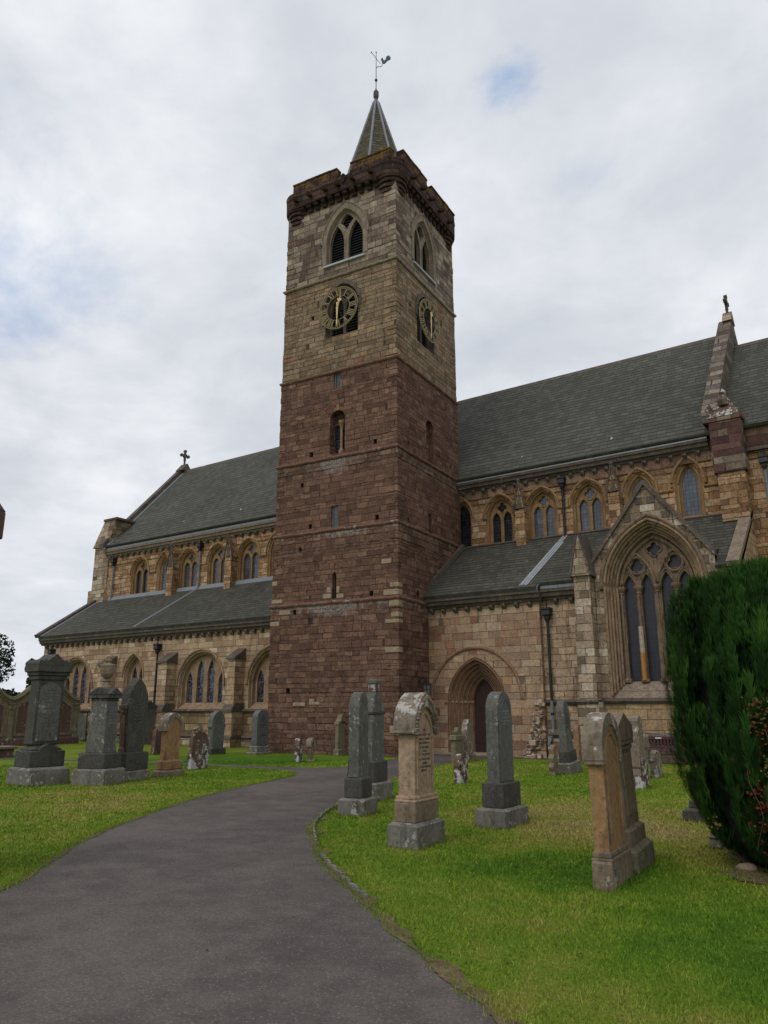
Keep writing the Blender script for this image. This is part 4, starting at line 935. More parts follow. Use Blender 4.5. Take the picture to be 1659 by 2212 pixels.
# --- porch bay with the doorway
cx=-14.38; hd=[arch(cx,1.28,0,1.97,3.68,10)]
m=M(); m.sheet(FA,rect(-16.75,-11.62,0,5.95),hd); m.add([(-11.62,A_Y,0),(-11.62,A_Y+.6,0),(-11.62,A_Y+.6,5.95),(-11.62,A_Y,5.95)],[(0,1,2,3)]); mk('porch_wall',m,PINK,church)
m=M(); K=6; seq=[]
for k in range(K):
    for t,dd in ((0.,0.),(.22,.0),(.26,-.10),(.48,-.12),(.52,-.03),(.62,.03),(.78,.03),(.9,-.04)):
        q=(k+t)/K; seq.append((1.28-.78*q,3.68-.83*q,-.78*k/K*1.0+dd))
seq.append((.50,2.85,-.80))
for (h0,z0,d0),(h1,z1,d1) in zip(seq,seq[1:]):
    m.strip(FA,arch(cx,h0,0,1.97,z0,10),d0,arch(cx,h1,0,1.97,z1,10),d1)
for k in range(K):
    q=(k+.37)/K; m.tube(hoodpath(FA,arch(cx,1.28-.78*q,.3,1.97,3.68-.83*q,10),-.78*k/K-.07),.036,6)
for s in (-1,1):
    u0,u1=sorted((cx+s*.5,cx+s*1.36))
    P=FA.p
    m.add([P(cx+s*1.36,1.88,.06),P(cx+s*.48,1.88,-.74),P(cx+s*.48,2.02,-.74),P(cx+s*1.36,2.02,.06),P(cx+s*1.36,1.88,-.1),P(cx+s*1.36,2.02,-.1)],[(0,1,2,3),(3,2,5),(0,1,4)])
    m.tube([P(cx+s*1.37,1.96,.05),P(cx+s*.5,1.96,-.72)],.06,6)
dw=mk('doorway',m,DOORST,church); WORLDP[dw.name]=WORLDP[church.name]
m=M(); dp=arch(cx,.52,0,1.97,2.88,10); fd=Fr((0,A_Y+.80,0),(1,0,0),(0,-1,0)); m.sheet(fd,dp,[])
for i in range(7): u=cx-.45+i*.15; m.fbox(fd,u-.004,u+.004,.03,2.3,0,.008)
for z in (.45,1.75): m.fbox(fd,cx-.5,cx+.34,z,z+.05,.005,.02)
m.lathe(cx+.3,A_Y+.77,[(.0,1.05),(.03,1.06),(.03,1.1),(0,1.11)],8)
mk('door',m,WOOD,dw)
m=M(); m.fbox(FA,cx-1.4,cx+1.4,0,.09,-.8,.25); mk('door_step',m,PALEQ,dw,bevel=.02)
m=M(); hp=arch(cx-.02,1.93,2.1,2.12,4.02,12); m.tube(hoodpath(FA,hp,.02),.065,7); mk('hood_mould',m,DOORST,church)
m=M(); m.fbox(FA,-12.62,-12.3,2.05,2.95,0,.035); mk('worn_panel',m,GABLE,church,bevel=.03)
# ruined wall stub: broken toothing stones at the porch corner
rr=random.Random(21); m=M()
for i in range(46):
    z=rr.uniform(0,1)**1.4*2.0; sp_w=.25+.55*(1-z/2.0)
    x=-11.62-rr.uniform(.0,sp_w); w=rr.uniform(.12,.3); h=rr.uniform(.1,.2); dd=rr.uniform(.05,.12+.3*(1-z/2.))
    b=M(); b.box(x-w/2,min(x+w/2,-11.56),A_Y-dd,A_Y+.05,max(z-h/2,-.02),z+h/2,rr.uniform(0,.03),rr.uniform(0,.03)); b.jitter(.015,i,7.); m.add(b.v,b.f)
mk('wall_stub',m,GABLE,church,bevel=.025,label='broken stub of rough toothing stones at the porch corner')
# recessed strip beyond the porch, with plinth
m=M(); m.sheet(FB2,rect(-11.62,-9.3,0,6.0)); mk('aisle_wall',m,AISLE,church)
# tall buttress with steep gabled head
m=M(); bx0,bx1=-10.06,-9.42; by=26.25
m.box(bx0,bx1,by+.06,A_Y+.3,2.0,4.75); m.box(bx0+.03,bx1-.02,by+.1,A_Y+.3,4.75,6.32); m.box(bx0-.06,bx1+.06,by-.04,A_Y+.3,-.05,1.95)
b=mk('buttress',m,GABLE,church,bevel=.015,label='tall stepped buttress with a steep gabled head'); WORLDP[b.name]=WORLDP[church.name]
fbt=Fr((0,by,0),(1,0,0),(0,-1,0)); m=M(); xm=(bx0+bx1)/2; m.ext([fbt.p(bx0-.04,6.32,.0),fbt.p(bx1+.04,6.32,.0),fbt.p(xm+.04,7.78,0),fbt.p(xm-.04,7.78,0)],(0,.95,0)); mk('coping',m,GABLE,b,bevel=.02)
m=M()
for s in (-1,1): m.ext([fbt.p(xm+s*(.42),6.3,.05),fbt.p(xm+s*.03,7.86,.05),fbt.p(xm+s*.03,7.74,.05),fbt.p(xm+s*.34,6.3,.05)],(0,1.05,0))
mk('coping',m,DARKST,b,bevel=.01)
# --- gabled bay with the great window
gc=-7.40; fg=Fr((0,A_Y-.04,0),(1,0,0),(0,-1,0))
hw,zs,za=1.30,5.85,7.72
l4=[]
for i,u in enumerate((-.96,-.345,.345,.96)): l4.append(lancet(gc+u,.215,2.63,5.85,6.32))
for s in (-1,1): l4.append(foil(gc+s*.65,6.66,.25,3,42,R(90),.3))
l4.append(foil(gc,7.20,.25,4,40,R(45)*0))
def big_extra(m,fr,d):
    for i,u in enumerate((-.96,-.345,.345,.96)):
        m.tube(hoodpath(fr,arch(gc+u,.25,5.83,5.87,6.37,6),d+.02),.045,6); m.tube(hoodpath(fr,arch(gc+u,.31,5.83,5.87,6.46,6),d+.05),.03,6)
    for s in (-1,1):
        m.tube(hoodpath(fr,arch(gc+s*.65,.60,5.85,5.88,7.10,10),d+.06),.05,6)
        q=circ(gc+s*.65,6.66,.30); m.tube(hoodpath(fr,q+[q[0]],d+.03),.05,6)
        q=foil(gc+s*.65,6.66,.265,3,42,R(90),.3); m.tube(hoodpath(fr,q+[q[0]],d+.01),.02,5)
    q=foil(gc,7.20,.27,4,40,0); m.tube(hoodpath(fr,q+[q[0]],d+.02),.03,5)
    m.tube(hoodpath(fr,arch(gc,1.22,5.85,5.88,7.62,12),d+.06),.06,6)
    for u in (-1.26,-.65,0.,.65,1.26):      # mullion shafts, capitals and bases
        w=.05 if abs(u)!=0 else .06
        for du,dd in ((-w*.8,.02),(w*.8,.02),(0,.08)):
            x=gc+u+du
            m.tube([fr.p(x,2.62,d+dd),fr.p(x,5.72,d+dd)],.044,6)
        P=fr.p(gc+u,0,d+.04)
        m.lathe(P.x,P.y,[(.10,5.68),(.09,5.73),(.12,5.77),(.16,5.84),(.17,5.87),(.17,5.92),(.13,5.94)],10)
        m.lathe(P.x,P.y,[(.15,2.6),(.15,2.68),(.11,2.74)],10)
hg=[window(fg,church,gc,hw,2.6,zs,za,.60,l4,GL_B,TRACERY,.36,.52,.13,plate=.16,extra=big_extra)]
m=M(); 
for k,(dh,dz) in enumerate(((.37,.46),(.30,.37),(.23,.28),(.155,.19),(.08,.10))):   # nested jamb shafts and arch rolls
    m.tube(hoodpath(fg,arch(gc,hw+dh,2.15+.09*k,zs,za+dz,12),.02-.115*k),.05,7)
mk('jamb_mouldings',m,DRESS,church)
m=M(); fm=Fr((0,A_Y+.53,0),(1,0,0),(0,-1,0)); m.tube([fm.p(gc-.65,2.66,.12),fm.p(gc-.65,3.6,.12)],.085,7); mk('new_mullion_piece',m,stonemat('orange_new_stone',(.42,.20,.055),(.36,.17,.05),cover=0.,dark=.1),church,label='bright orange replaced length of mullion')
m=M(); m.tube([fm.p(gc-.65,3.6,.12),fm.p(gc-.65,4.5,.12)],.085,7); mk('new_mullion_piece',m,stonemat('pale_new_stone',(.42,.34,.27),(.38,.29,.22),cover=0.,dark=.1),church,label='pale replaced length of mullion')
m=M(); m.sheet(fg,[(-9.42,1.95),(-5.3,1.95),(-5.3,6.85),(gc+.03,9.42),(gc-.03,9.42),(-9.42,6.85)],hg); m.add([(-9.42,A_Y-.04,0),(-9.42,A_Y+.4,0),(-9.42,A_Y+.4,6.85),(-9.42,A_Y-.04,6.85)],[(0,1,2,3)]); mk('gable_wall',m,GABLE,church)
m=M()
for s in (-1,1): m.ext([fg.p(gc+s*2.12,6.66,.12),fg.p(gc+s*2.12,6.84,.12),fg.p(gc,9.62,.12),fg.p(gc,9.42,.12)],(0,.5,0))
mk('gable_coping',m,DARKST,church,bevel=.015)
rr=random.Random(3)
for t in (.12,.36,.6,.86):     # dark kneeler stones along the rake
    for s in (-1,1):
        u=gc+s*(.12+t*1.9); z=9.35-t*2.45; m=M(); m.fbox(fg,min(u,u-s*rr.uniform(.22,.36)),max(u,u-s*.25),z-.32,z-.06,0,.022); mk('kneeler_stone',m,DARKST,church,bevel=.03)
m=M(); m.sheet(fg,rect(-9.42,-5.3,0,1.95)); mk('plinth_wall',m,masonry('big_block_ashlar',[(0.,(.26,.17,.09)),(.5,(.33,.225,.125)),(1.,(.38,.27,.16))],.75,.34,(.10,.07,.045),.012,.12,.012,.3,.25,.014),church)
m=M(); P=fg.p; m.add([P(-8.95,2.06,.03),P(-5.85,2.06,.03),P(-6.05,2.62,-.58),P(-8.75,2.62,-.58)],[(0,1,2,3)]); m.fbox(fg,-8.98,-5.8,2.26,2.32,-.25,-.2); mk('sloped_sill',m,DRESSG,church)
strings(A_Y+.2,[(-11.62,-10.1)],1.95,.09,DARKST); strings(A_Y-.04,[(-9.4,-5.3)],1.97,.09,DARKST)
strings(by-.02,[(-10.14,-9.36)],1.95,.09,DARKST); strings(A_Y-.02,[(-11.4,-5.3)],.83,.13,DARKST)
m=M(); m.box(-11.5,-5.3,A_Y-.1,A_Y+.3,-.05,.78); mk('plinth_wall',m,GABLE,church)
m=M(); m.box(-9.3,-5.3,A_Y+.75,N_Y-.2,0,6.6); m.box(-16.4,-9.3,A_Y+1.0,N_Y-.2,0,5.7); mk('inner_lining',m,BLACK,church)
m=M(); m.sheet(fg,rect(-5.3,-4.5,0,6.3)); m.add([(-4.5,A_Y-.04,0),(-4.5,N_Y,0),(-4.5,N_Y,8.6),(-4.5,A_Y-.04,6.2)],[(0,1,2,3)]); mk('aisle_wall',m,AISLE,church)
# --- gable between nave and choir
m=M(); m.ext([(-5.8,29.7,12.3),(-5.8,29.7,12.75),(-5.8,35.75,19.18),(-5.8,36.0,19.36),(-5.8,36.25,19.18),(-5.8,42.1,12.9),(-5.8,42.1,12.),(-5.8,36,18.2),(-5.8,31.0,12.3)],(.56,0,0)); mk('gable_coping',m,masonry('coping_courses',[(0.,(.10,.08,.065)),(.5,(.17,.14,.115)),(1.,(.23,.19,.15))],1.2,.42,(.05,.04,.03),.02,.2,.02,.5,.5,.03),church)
m=M(); m.box(-5.45,-4.5,29.62,N_Y+.1,8.35,10.2); mk('buttress',m,GOLD,church,bevel=.02)
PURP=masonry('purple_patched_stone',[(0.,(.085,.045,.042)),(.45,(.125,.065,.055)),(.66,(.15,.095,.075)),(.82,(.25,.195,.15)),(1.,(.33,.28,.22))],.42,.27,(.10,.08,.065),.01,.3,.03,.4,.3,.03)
m=M(); m.box(-5.55,-4.42,29.55,N_Y+.3,10.2,12.3); m.box(-5.62,-4.36,29.5,N_Y+.3,12.2,12.38); b=mk('buttress',m,PURP,church,bevel=.025,label='patched purple and buff buttress below the gable coping'); WORLDP[b.name]=WORLDP[church.name]
m=M(); m.add([(-5.6,29.5,12.38),(-4.4,29.5,12.38),(-4.4,30.6,12.38),(-5.6,30.6,12.38),(-5.2,30.1,13.25),(-4.85,30.1,13.25),(-4.85,30.7,13.25),(-5.2,30.7,13.25)],[(0,1,5,4),(1,2,6,5),(2,3,7,6),(3,0,4,7),(4,5,6,7)]); m.lathe(-5.0,29.9,[(.2,12.9),(.24,13.1),(.1,13.35),(.14,13.45),(.03,13.6)],7); m.lathe(-5.5,29.65,[(.12,12.4),(.14,12.8),(.04,13.0)],6); mk('weathered_cap',m,LICH,b)
m=M(); m.ext([(-5.6,35.55,19.15),(-5.6,36.0,19.75),(-5.6,36.45,19.15)],(.4,0,0)); mk('saddle_stone',m,GABLE,church)
def stonecross(name,x,y,z,s,lab):
    c=empty(name,(x,y,z),lab,'cross'); f=Fr((0,0,0),(0,1,0),(1,0,0)); m=M()
    m.lathe(0,0,[(.13*s,0),(.10*s,.15*s),(.07*s,.2*s),(.07*s,.42*s),(.1*s,.45*s),(.07*s,.5*s)],8); mk('shaft',m,DARKST,c)
    m=M(); zc=.85*s
    m.fbox(f,-.07*s,.07*s,.45*s,1.2*s,-.07*s,.07*s); m.fbox(f,-.28*s,.28*s,zc-.07*s,zc+.07*s,-.065*s,.065*s)
    for u,z_ in ((-.31,0),(.31,0),(0,.34)):
        q=foil(u*s,zc+z_*s,.125*s,4,24); m.prism(f,q,-.08*s,.08*s)
    q=circ(0,zc,.17*s,14); m.prism(f,q,-.075*s,.075*s)
    mk('cross_head',m,DARKST,c,bevel=.012); return c
stonecross('gable_cross',-5.4,36.0,19.5,.88,'small stone cross on the gable between nave and choir, seen almost edge-on')
stonecross('gable_cross',-42.95,36.0,19.0,1.0,'stone cross with lobed arms on the far left gable of the nave')
# --- west gable coping and corner turret
m=M(); m.ext([(-43.3,29.75,11.75),(-43.3,29.75,12.15),(-43.3,36.0,19.05),(-43.3,42.2,12.15),(-43.3,42.2,11.75),(-43.3,36.0,18.4)],(.42,0,0)); mk('gable_coping',m,DARKST,church,bevel=.02)
m=M(); m.ext([(-42.9,30.0,12.04),(-42.9,36.0,18.66),(-42.9,36.0,18.69),(-42.9,30.0,12.07)],(.28,0,0)); mk('lead_flashing',m,LEAD,church)
m=M(); m.ext([(-43.3,35.5,18.6),(-43.3,36.0,19.2),(-43.3,36.5,18.6)],(.7,0,0)); mk('saddle_stone',m,DARKST,church)
m=M(); m.box(-44.45,-42.95,N_Y-.1,31.9,9.2,12.1); m.box(-44.62,-42.95,N_Y-.22,32.0,0,9.2); b=mk('turret',m,GABLE,church,bevel=.03,label='square corner buttress with a steep stone roof'); WORLDP[b.name]=WORLDP[church.name]
m=M(); m.ext([(-44.55,N_Y-.2,12.05),(-43.5,N_Y-.2,13.75),(-42.4,N_Y-.2,13.75),(-42.9,N_Y-.2,12.05)],(0,1.9,0)); mk('coping',m,GABLE,b); m=M(); m.box(-43.6,-42.2,N_Y-.25,32.0,13.74,13.9); mk('coping',m,DARKST,b,bevel=.02)
# --- choir beyond
m=M(); fc=Fr((0,N_Y-.1,0),(1,0,0),(0,-1,0)); m.sheet(fc,rect(-4.5,9,0,11.1)); mk('choir_wall',m,GOLD,church)
m=M(); m.box(-4.5,9,N_Y-.22,N_Y+.4,11.1,12.0); mk('choir_parapet',m,masonry('choir_parapet_stone',[(0.,(.10,.055,.045)),(.5,(.16,.09,.065)),(1.,(.24,.15,.10))],.7,.4,(.06,.04,.035),.012,.15,.02,.5,.5,.03),church)
m=M(); m.box(-4.5,9,N_Y-.3,N_Y,11.02,11.14); m.box(-4.5,9,N_Y-.3,N_Y+.3,11.98,12.1); mk('cornice',m,DARKST,church)
# --- downpipes
def pipe(x,y,z1,z0,hop,mat,mat2=None,off=.12):
    m=M(); 
    zc=1.0 if z0<.5 else z0
    m.tube([(x,y-off,z1-.05),(x,y-off,z0)],.055,8)
    z=z1-.6
    while z>z0+.2: m.lathe(x,y-off,[(.055,z-.06),(.075,z-.05),(.075,z+.02),(.055,z+.03)],8); z-=1.4
    p=mk('downpipe',m,mat,church); WORLDP[p.name]=WORLDP[church.name]
    if hop:
        m=M(); m.lathe(x,y-off-.04,[(.06,z1-.12),(.12,z1),(.13,z1+.08),(.22,z1+.13),(.20,z1+.3),(.24,z1+.33),(.24,z1+.4)],4,R(45)); m.lathe(x,y-off-.04,[(.03,z1+.4),(.03,z1+.62)],6); mk('hopper',m,IRON,p)
    return p
pipe(-11.75,N_Y,10.9,8.72,1,IRON); pipe(-34.15,N_Y,10.8,8.5,1,PIPEG); pipe(-42.25,N_Y,10.75,8.45,1,PIPEG)
pipe(-32.98,A_Y,4.62,.1,1,IRON,off=.15); pipe(-42.55,A_Y,4.75,.1,1,IRON,off=.15); pipe(-11.33,A_Y+.2,4.95,1.0,1,IRON,off=.16); pipe(-3.9,N_Y-.1,10.35,6.,1,PIPEG)
m=M(); m.tube([(-11.33,A_Y+.04,2.0),(-11.33,A_Y+.04,.98)],.058,8); m.tube([(-11.33,A_Y-.16,.72),(-11.42,A_Y-.2,.5),(-11.43,A_Y-.22,0)],.06,8); m.tube([(-11.33,A_Y+.04,1.0),(-11.33,A_Y-.16,.72)],.058,8); mk('downpipe',m,PIPEG,church)
# --- roof vents
for x,y,z in ((-13.73,30.62,12.62),(-9.62,30.62,12.68),(-36.43,30.8,12.82),(-31.55,30.8,12.88)):
    m=M(); m.tube([(x-.1,y-.15,z-.28),(x,y,z-.02),(x+.05,y-.02,z+.12)],.05,6); m.add([(x-.22,y-.27,z-.30),(x+.02,y-.27,z-.30),(x+.16,y+.0,z+.0),(x-.06,y+.0,z+.0)],[(0,1,2,3)]); mk('roof_vent',m,PLQ,church)
# bench against the wall
bn=empty('garden_bench',(-7.5,26.35,0),'maroon slatted wooden bench against the church wall beside the yew','bench')
L=.95
m=M(); 
for i in range(4): y=-.24+i*.13; m.box(-L,L,y,y+.10,.40,.43)
mk('seat',m,BENCHW,bn,bevel=.006)
m=M(); m.box(-L,L,.26,.31,.74,.84); m.box(-L,L,.25,.29,.46,.53)
for i in range(17): x=-L+.1+i*(2*L-.2)/16; m.box(x-.03,x+.03,.265,.285,.53,.74)
mk('backrest',m,BENCHW,bn,bevel=.006)
m=M(); m.box(-.17,.02,.235,.26,.765,.81); mk('plaque',m,PLQ,bn)
for x in (-L+.04,L-.04):
    for y in (-.24,.28):
        m=M(); m.box(x-.035,x+.035,y-.035,y+.035,0,.84 if y>0 else .62); mk('leg',m,BENCHW,bn,bevel=.006)
    m=M(); m.box(x-.045,x+.045,-.28,.27,.60,.64); mk('armrest',m,BENCHW,bn,bevel=.006)
# ------------------------------------------------------------------ GRAVESTONES (local frame: front faces +x, width along y)
GG='gravestones standing on the churchyard lawn'
def grave(name,N,t,w,rot,label,cat='gravestone',lean=(0,0),near=True,group=GG):
    a=R(rot); X=Vector((math.cos(a),math.sin(a),0)); Y=Vector((-math.sin(a),math.cos(a),0))
    P=Vector((*N,0))
    if near: P=P-X*(t/2)+Y*(w/2)
    return empty(name,P,label,cat,group,a,lean)
def block(name,par,t,w,z0,z1,mat,ch=.03,x=0.,y=0.,bev=.012,jit=.0,seed=1):
    m=M()
    if ch>0: m.box(x-t/2,x+t/2,y-w/2,y+w/2,z0,z1-ch); m2=M(); m2.box(x-t/2,x+t/2,y-w/2,y+w/2,z1-ch,z1,ch*1.3,ch*1.3); m.f.pop(1); m.add(m2.v,[f for i,f in enumerate(m2.f) if i!=0])
    else: m.box(x-t/2,x+t/2,y-w/2,y+w/2,z0,z1)
    if jit: m.jitter(jit,seed,5.)
    return mk(name,m,mat,par,bevel=bev)
GF=lambda x: Fr((x,0,0),(0,1,0),(1,0,0))
def slab(name,par,path,t,mat,x=0.,bev=.012,taper=0.):
    m=M(); m.prism(GF(x-t/2),path,0,t); return mk(name,m,mat,par,bevel=bev)
def hoodring(name,par,outer,inner,t,mat,x=0.,bev=.012):
    pts=list(outer)+list(inner)[::-1]; m=M(); m.prism(GF(x-t/2),pts,0,t); return mk(name,m,mat,par,bevel=bev)
def mould(name,par,t,w,z,mat,h=.06,out=.04):
    m=M(); m.box(-t/2-out,t/2+out,-w/2-out,w/2+out,z,z+h*.45); m.box(-t/2-out*.4,t/2+out*.4,-w/2-out*.4,w/2+out*.4,z+h*.45,z+h); return mk(name,m,mat,par,bevel=.012,seg=2)
def inscr(par,x,y0,y1,lines,mat,seed,hgt=.022):
    """weathered, unreadable cut lettering: rows of small strokes"""
    rr=random.Random(seed); m=M(); f=GF(x)
    for z,frac in lines:
        half=(y1-y0)/2*frac; c=(y0+y1)/2; u=c-half
        while u<c+half:
            wl=rr.uniform(.006,.016)
            if rr.random()<.84:
                k=rr.random()
                if k<.5: m.fbox(f,u,u+.005,z,z+hgt*rr.uniform(.8,1),0,.003)
                if k>.3: m.fbox(f,u,u+wl*.7,z+hgt*rr.choice((0,.45,.8)),z+hgt*(rr.choice((0,.45,.8))*.0)+hgt*rr.uniform(.82,1.)*1.0 if k>.9 else z+hgt*.2,0,.003) if k>.9 else m.fbox(f,u,u+wl*.8,z+hgt*.42,z+hgt*.58,0,.003)
                if k>.6: m.fbox(f,u+wl*.6,u+wl*.6+.005,z,z+hgt,0,.003)
            u+=wl+.007
    mk('inscription',m,mat,par,uv=False)
def rough(name,par,w,h,t,mat,seed,top=.3):
    """old broken slab with an uneven outline"""
    rr=random.Random(seed); n=9; pts=[(-w/2,-.05)]
    for i in range(1,6): pts.append((-w/2+rr.uniform(-.025,.03),h*(1-top)*i/5))
    for i in range(1,n): 
        a=math.pi*(1-i/n); pts.append((w/2*.96*math.cos(a)+rr.uniform(-.02,.02),h*(1-top)+h*top*math.sin(a)**.7+rr.uniform(-.03,.02)))
    for i in range(5,0,-1): pts.append((w/2+rr.uniform(-.03,.025),h*(1-top)*i/5))
    pts.append((w/2,-.05))
    m=M(); m.prism(GF(-t/2),pts,0,t); 
    m.v=[(x+rr.uniform(-.012,.012),y,z) for x,y,z in m.v]
    return mk(name,m,mat,par,bevel=.025,seg=2)
# G1 grey rounded by the kerb
s=grave('gravestone',(-7.89,10.78),.47,.56,12,'tall plain grey round-topped gravestone beside the kerb of the path bend')
block('plinth',s,.48,.58,-.05,.27,PLINTH); block('base',s,.33,.42,.27,.60,GRAND,.03); slab('headstone',s,arch(0,.20,.60,1.72,1.99),.185,GRAN)
# G2 tall one behind with capped shoulders
s=grave('gravestone',(-8.95,12.61),.5,.75,8,'very tall grey gravestone with blocky white-lichened top piece, behind the plain grey one')
block('plinth',s,.50,.75,-.05,.33,PLINTH); block('base',s,.34,.58,.33,.73,GRAND)
slab('headstone',s,[(-.25,.73),(-.25,1.62),(-.22,1.75),(-.14,1.95),(-.09,2.03),(.09,2.03),(.14,1.95),(.22,1.75),(.25,1.62),(.25,.73)],.20,GRAN)
block('cornice',s,.25,.56,1.60,1.66,GRAND,.01); block('cap',s,.16,.20,2.03,2.20,LICH,.0,bev=.02); block('cap',s,.20,.25,2.19,2.28,GRAN,.02)
# G3 leaning small slab
s=grave('gravestone',(-9.0,12.0),.13,.55,8,'low brown slab with mossy broken top leaning between two grey gravestones',lean=(R(2),R(7)),near=False)
rough('headstone',s,.52,.98,.11,SANDG,4,.22); slab('panel',s,rect(-.2,.2,.1,.72),.02,SANDB,.06)
# G4 pale gothic
s=grave('gravestone',(-5.52,8.68),.44,.78,4,'pale buff gothic gravestone with a lichened pointed hood and lettering, nearest the path')
block('plinth',s,.44,.78,-.05,.30,PLINTH,.035,jit=.008); block('base',s,.31,.66,.30,.54,SANDB,.0); mould('moulding',s,.27,.60,.54,SAND,.08,.025)
hs=slab('headstone',s,arch(0,.27,.62,1.30,1.80),.24,SAND)
hoodring('hood',s,arch(0,.335,1.42,1.44,1.92),arch(0,.235,1.42,1.44,1.74),.33,SANDL,.0,.015)
m=M()
for sg in (-1,1): m.box(-.15,.15,sg*.305-.05,sg*.305+.05,1.385,1.43)
mk('hood_stop',m,SANDL,s,bevel=.012)
m=M(); m.tube([Vector((.125,y,z)) for y,z in arch(0,.215,.7,1.35,1.66)],.018,6); mk('edge_roll',m,SAND,s)
m=M(); rr=random.Random(8)
for y,z in arch(0,.285,1.40,1.44,1.86,12): m.lathe(.15,y,[(.005,z-.035),(.04,z-.015),(.045,z+.01),(.01,z+.035)],6)
m.v=[(x+rr.uniform(-.012,.012),y,z) for x,y,z in m.v]; mk('carved_leaves',m,SANDL,s)
inscr(s,.121,-.19,.19,[(1.42,.12),(1.36,.85),(1.305,.8),(1.255,.75),(1.20,.7),(1.155,.3),(1.11,.85),(1.05,.8),(1.0,.35),(.955,.9),(.91,.5)],INSD,3,.026)
# G5 grey tall rounded centre right
s=grave('gravestone',(-5.38,10.86),.50,.85,2,'tall blue-grey round-topped gravestone on two dark plinths, standing alone before the doorway')
block('plinth',s,.50,.86,-.05,.27,PLINTH,.03); block('base',s,.36,.64,.27,.62,GRAND,.0); 
slab('headstone',s,arch(0,.265,.62,1.68,1.97),.20,GRAN); slab('face_panel',s,arch(0,.235,.64,1.66,1.92),.02,GRANB,.103,bev=.008)
m=M(); m.tube([Vector((.115,y,z)) for y,z in arch(0,.17,1.6,1.64,1.86)],.008,5); mk('carved_band',m,GRANB,s)
inscr(s,.114,-.2,.2,[(1.66,.6),(1.615,.15),(1.56,.55),(1.51,.8),(1.47,.5)],INSW,5,.024)
# G6 small stub
s=grave('gravestone',(-9.45,16.8),.14,.42,3,'small broken brown stub with white lichen streaks on the lawn before the doorway',near=False); rough('headstone',s,.40,.68,.17,LICH,7,.25)
# G7/G8 by the doorway
s=grave('gravestone',(-13.0,22.76),.16,.62,3,'small mossy gravestone with cornice and carved crest left of the doorway')
slab('headstone',s,rect(-.28,.28,-.05,.72),.16,SANDG); block('cornice',s,.26,.70,.72,.88,SANDG,.03); slab('crest',s,[(-.2,.88),(-.24,.98),(-.12,1.0),(-.06,1.1),(.06,1.12),(.12,1.0),(.24,.98),(.2,.88)],.14,SANDG,bev=.03)
s=grave('gravestone',(-12.99,23.53),.24,.62,3,'grey weathered scroll-topped gravestone just left of the church door')
block('base',s,.3,.62,-.05,.27,SANDB,.05); slab('headstone',s,[(-.27,.27),(-.27,1.0),(-.22,1.08),(-.2,1.2),(-.1,1.32),(0,1.37),(.1,1.32),(.2,1.2),(.22,1.08),(.27,1.0),(.27,.27)],.2,SANDL,bev=.02)
# G9 against tower
s=grave('gravestone',(-18.54,23.63),.16,.70,4,'mossy gravestone with scrolled shoulders and round crest standing against the tower wall')
block('base',s,.24,.68,-.05,.26,SANDG,.03); slab('headstone',s,[(-.29,.26),(-.29,1.17),(.29,1.17),(.29,.26)],.14,SANDG)
slab('scroll_top',s,[(-.33,1.14),(-.33,1.24),(-.22,1.26),(-.15,1.34),(-.11,1.45),(-.05,1.51),(.05,1.51),(.11,1.45),(.15,1.34),(.22,1.26),(.33,1.24),(.33,1.14),(.2,1.16),(.1,1.26),(-.1,1.26),(-.2,1.16)],.2,SANDB,bev=.025)
m=M(); m.lathe(0,0,[(.01,-.07),(.085,-.05),(.09,0),(.085,.05),(.01,.07)],14); m.v=[(z,x,y+1.41) for x,y,z in m.v]; mk('carved_boss',m,SANDB,s)
# small two on grass before tower
s=grave('gravestone',(-17.6,20.35),.16,.36,20,'small crumbling gravestone with white streaks on the grass before the tower',near=False); rough('headstone',s,.36,.78,.16,LICH,12,.3)
s=grave('gravestone',(-17.5,20.85),.2,.34,10,'little arch-hooded gravestone with open dark niche on the grass before the tower',near=False)
block('base',s,.24,.36,-.05,.06,PALEQ,.02); slab('headstone',s,rect(-.10,.10,.04,.52),.1,SANDB); hoodring('hood',s,arch(0,.17,.48,.56,.76),arch(0,.075,.48,.55,.66),.2,SANDL); m=M(); m.box(.02,.07,-.14,-.08,.06,.5); mk('shaft',m,SANDB,s)
# G10 near downpipe (leaning)
s=grave('gravestone',(-8.29,20.74),.40,.9,2,'grey pointed gravestone leaning left on two plinths in front of the downpipe',lean=(R(4.5),R(-2)))
block('plinth',s,.42,.92,-.08,.31,PLINTH); block('base',s,.30,.62,.31,.62,GRAND); slab('headstone',s,arch(0,.245,.62,1.62,1.95),.20,GRAN); inscr(s,.102,-.19,.19,[(1.66,.2),(1.6,.5),(1.54,.6),(1.48,.8),(1.43,.75),(1.38,.85),(1.32,.55),(1.27,.7),(1.22,.85)],INSD,9,.026)
s=grave('gravestone',(-8.55,20.2),.14,.45,8,'low brown jagged stump of a gravestone beside the leaning pointed one',near=False); rough('headstone',s,.42,.78,.13,SANDB,15,.3)
s=grave('gravestone',(-9.6,24.7),.16,.3,5,'slim pinkish rough pillar stone behind the leaning pointed gravestone',near=False); rough('headstone',s,.24,1.22,.16,DOORST,16,.15)
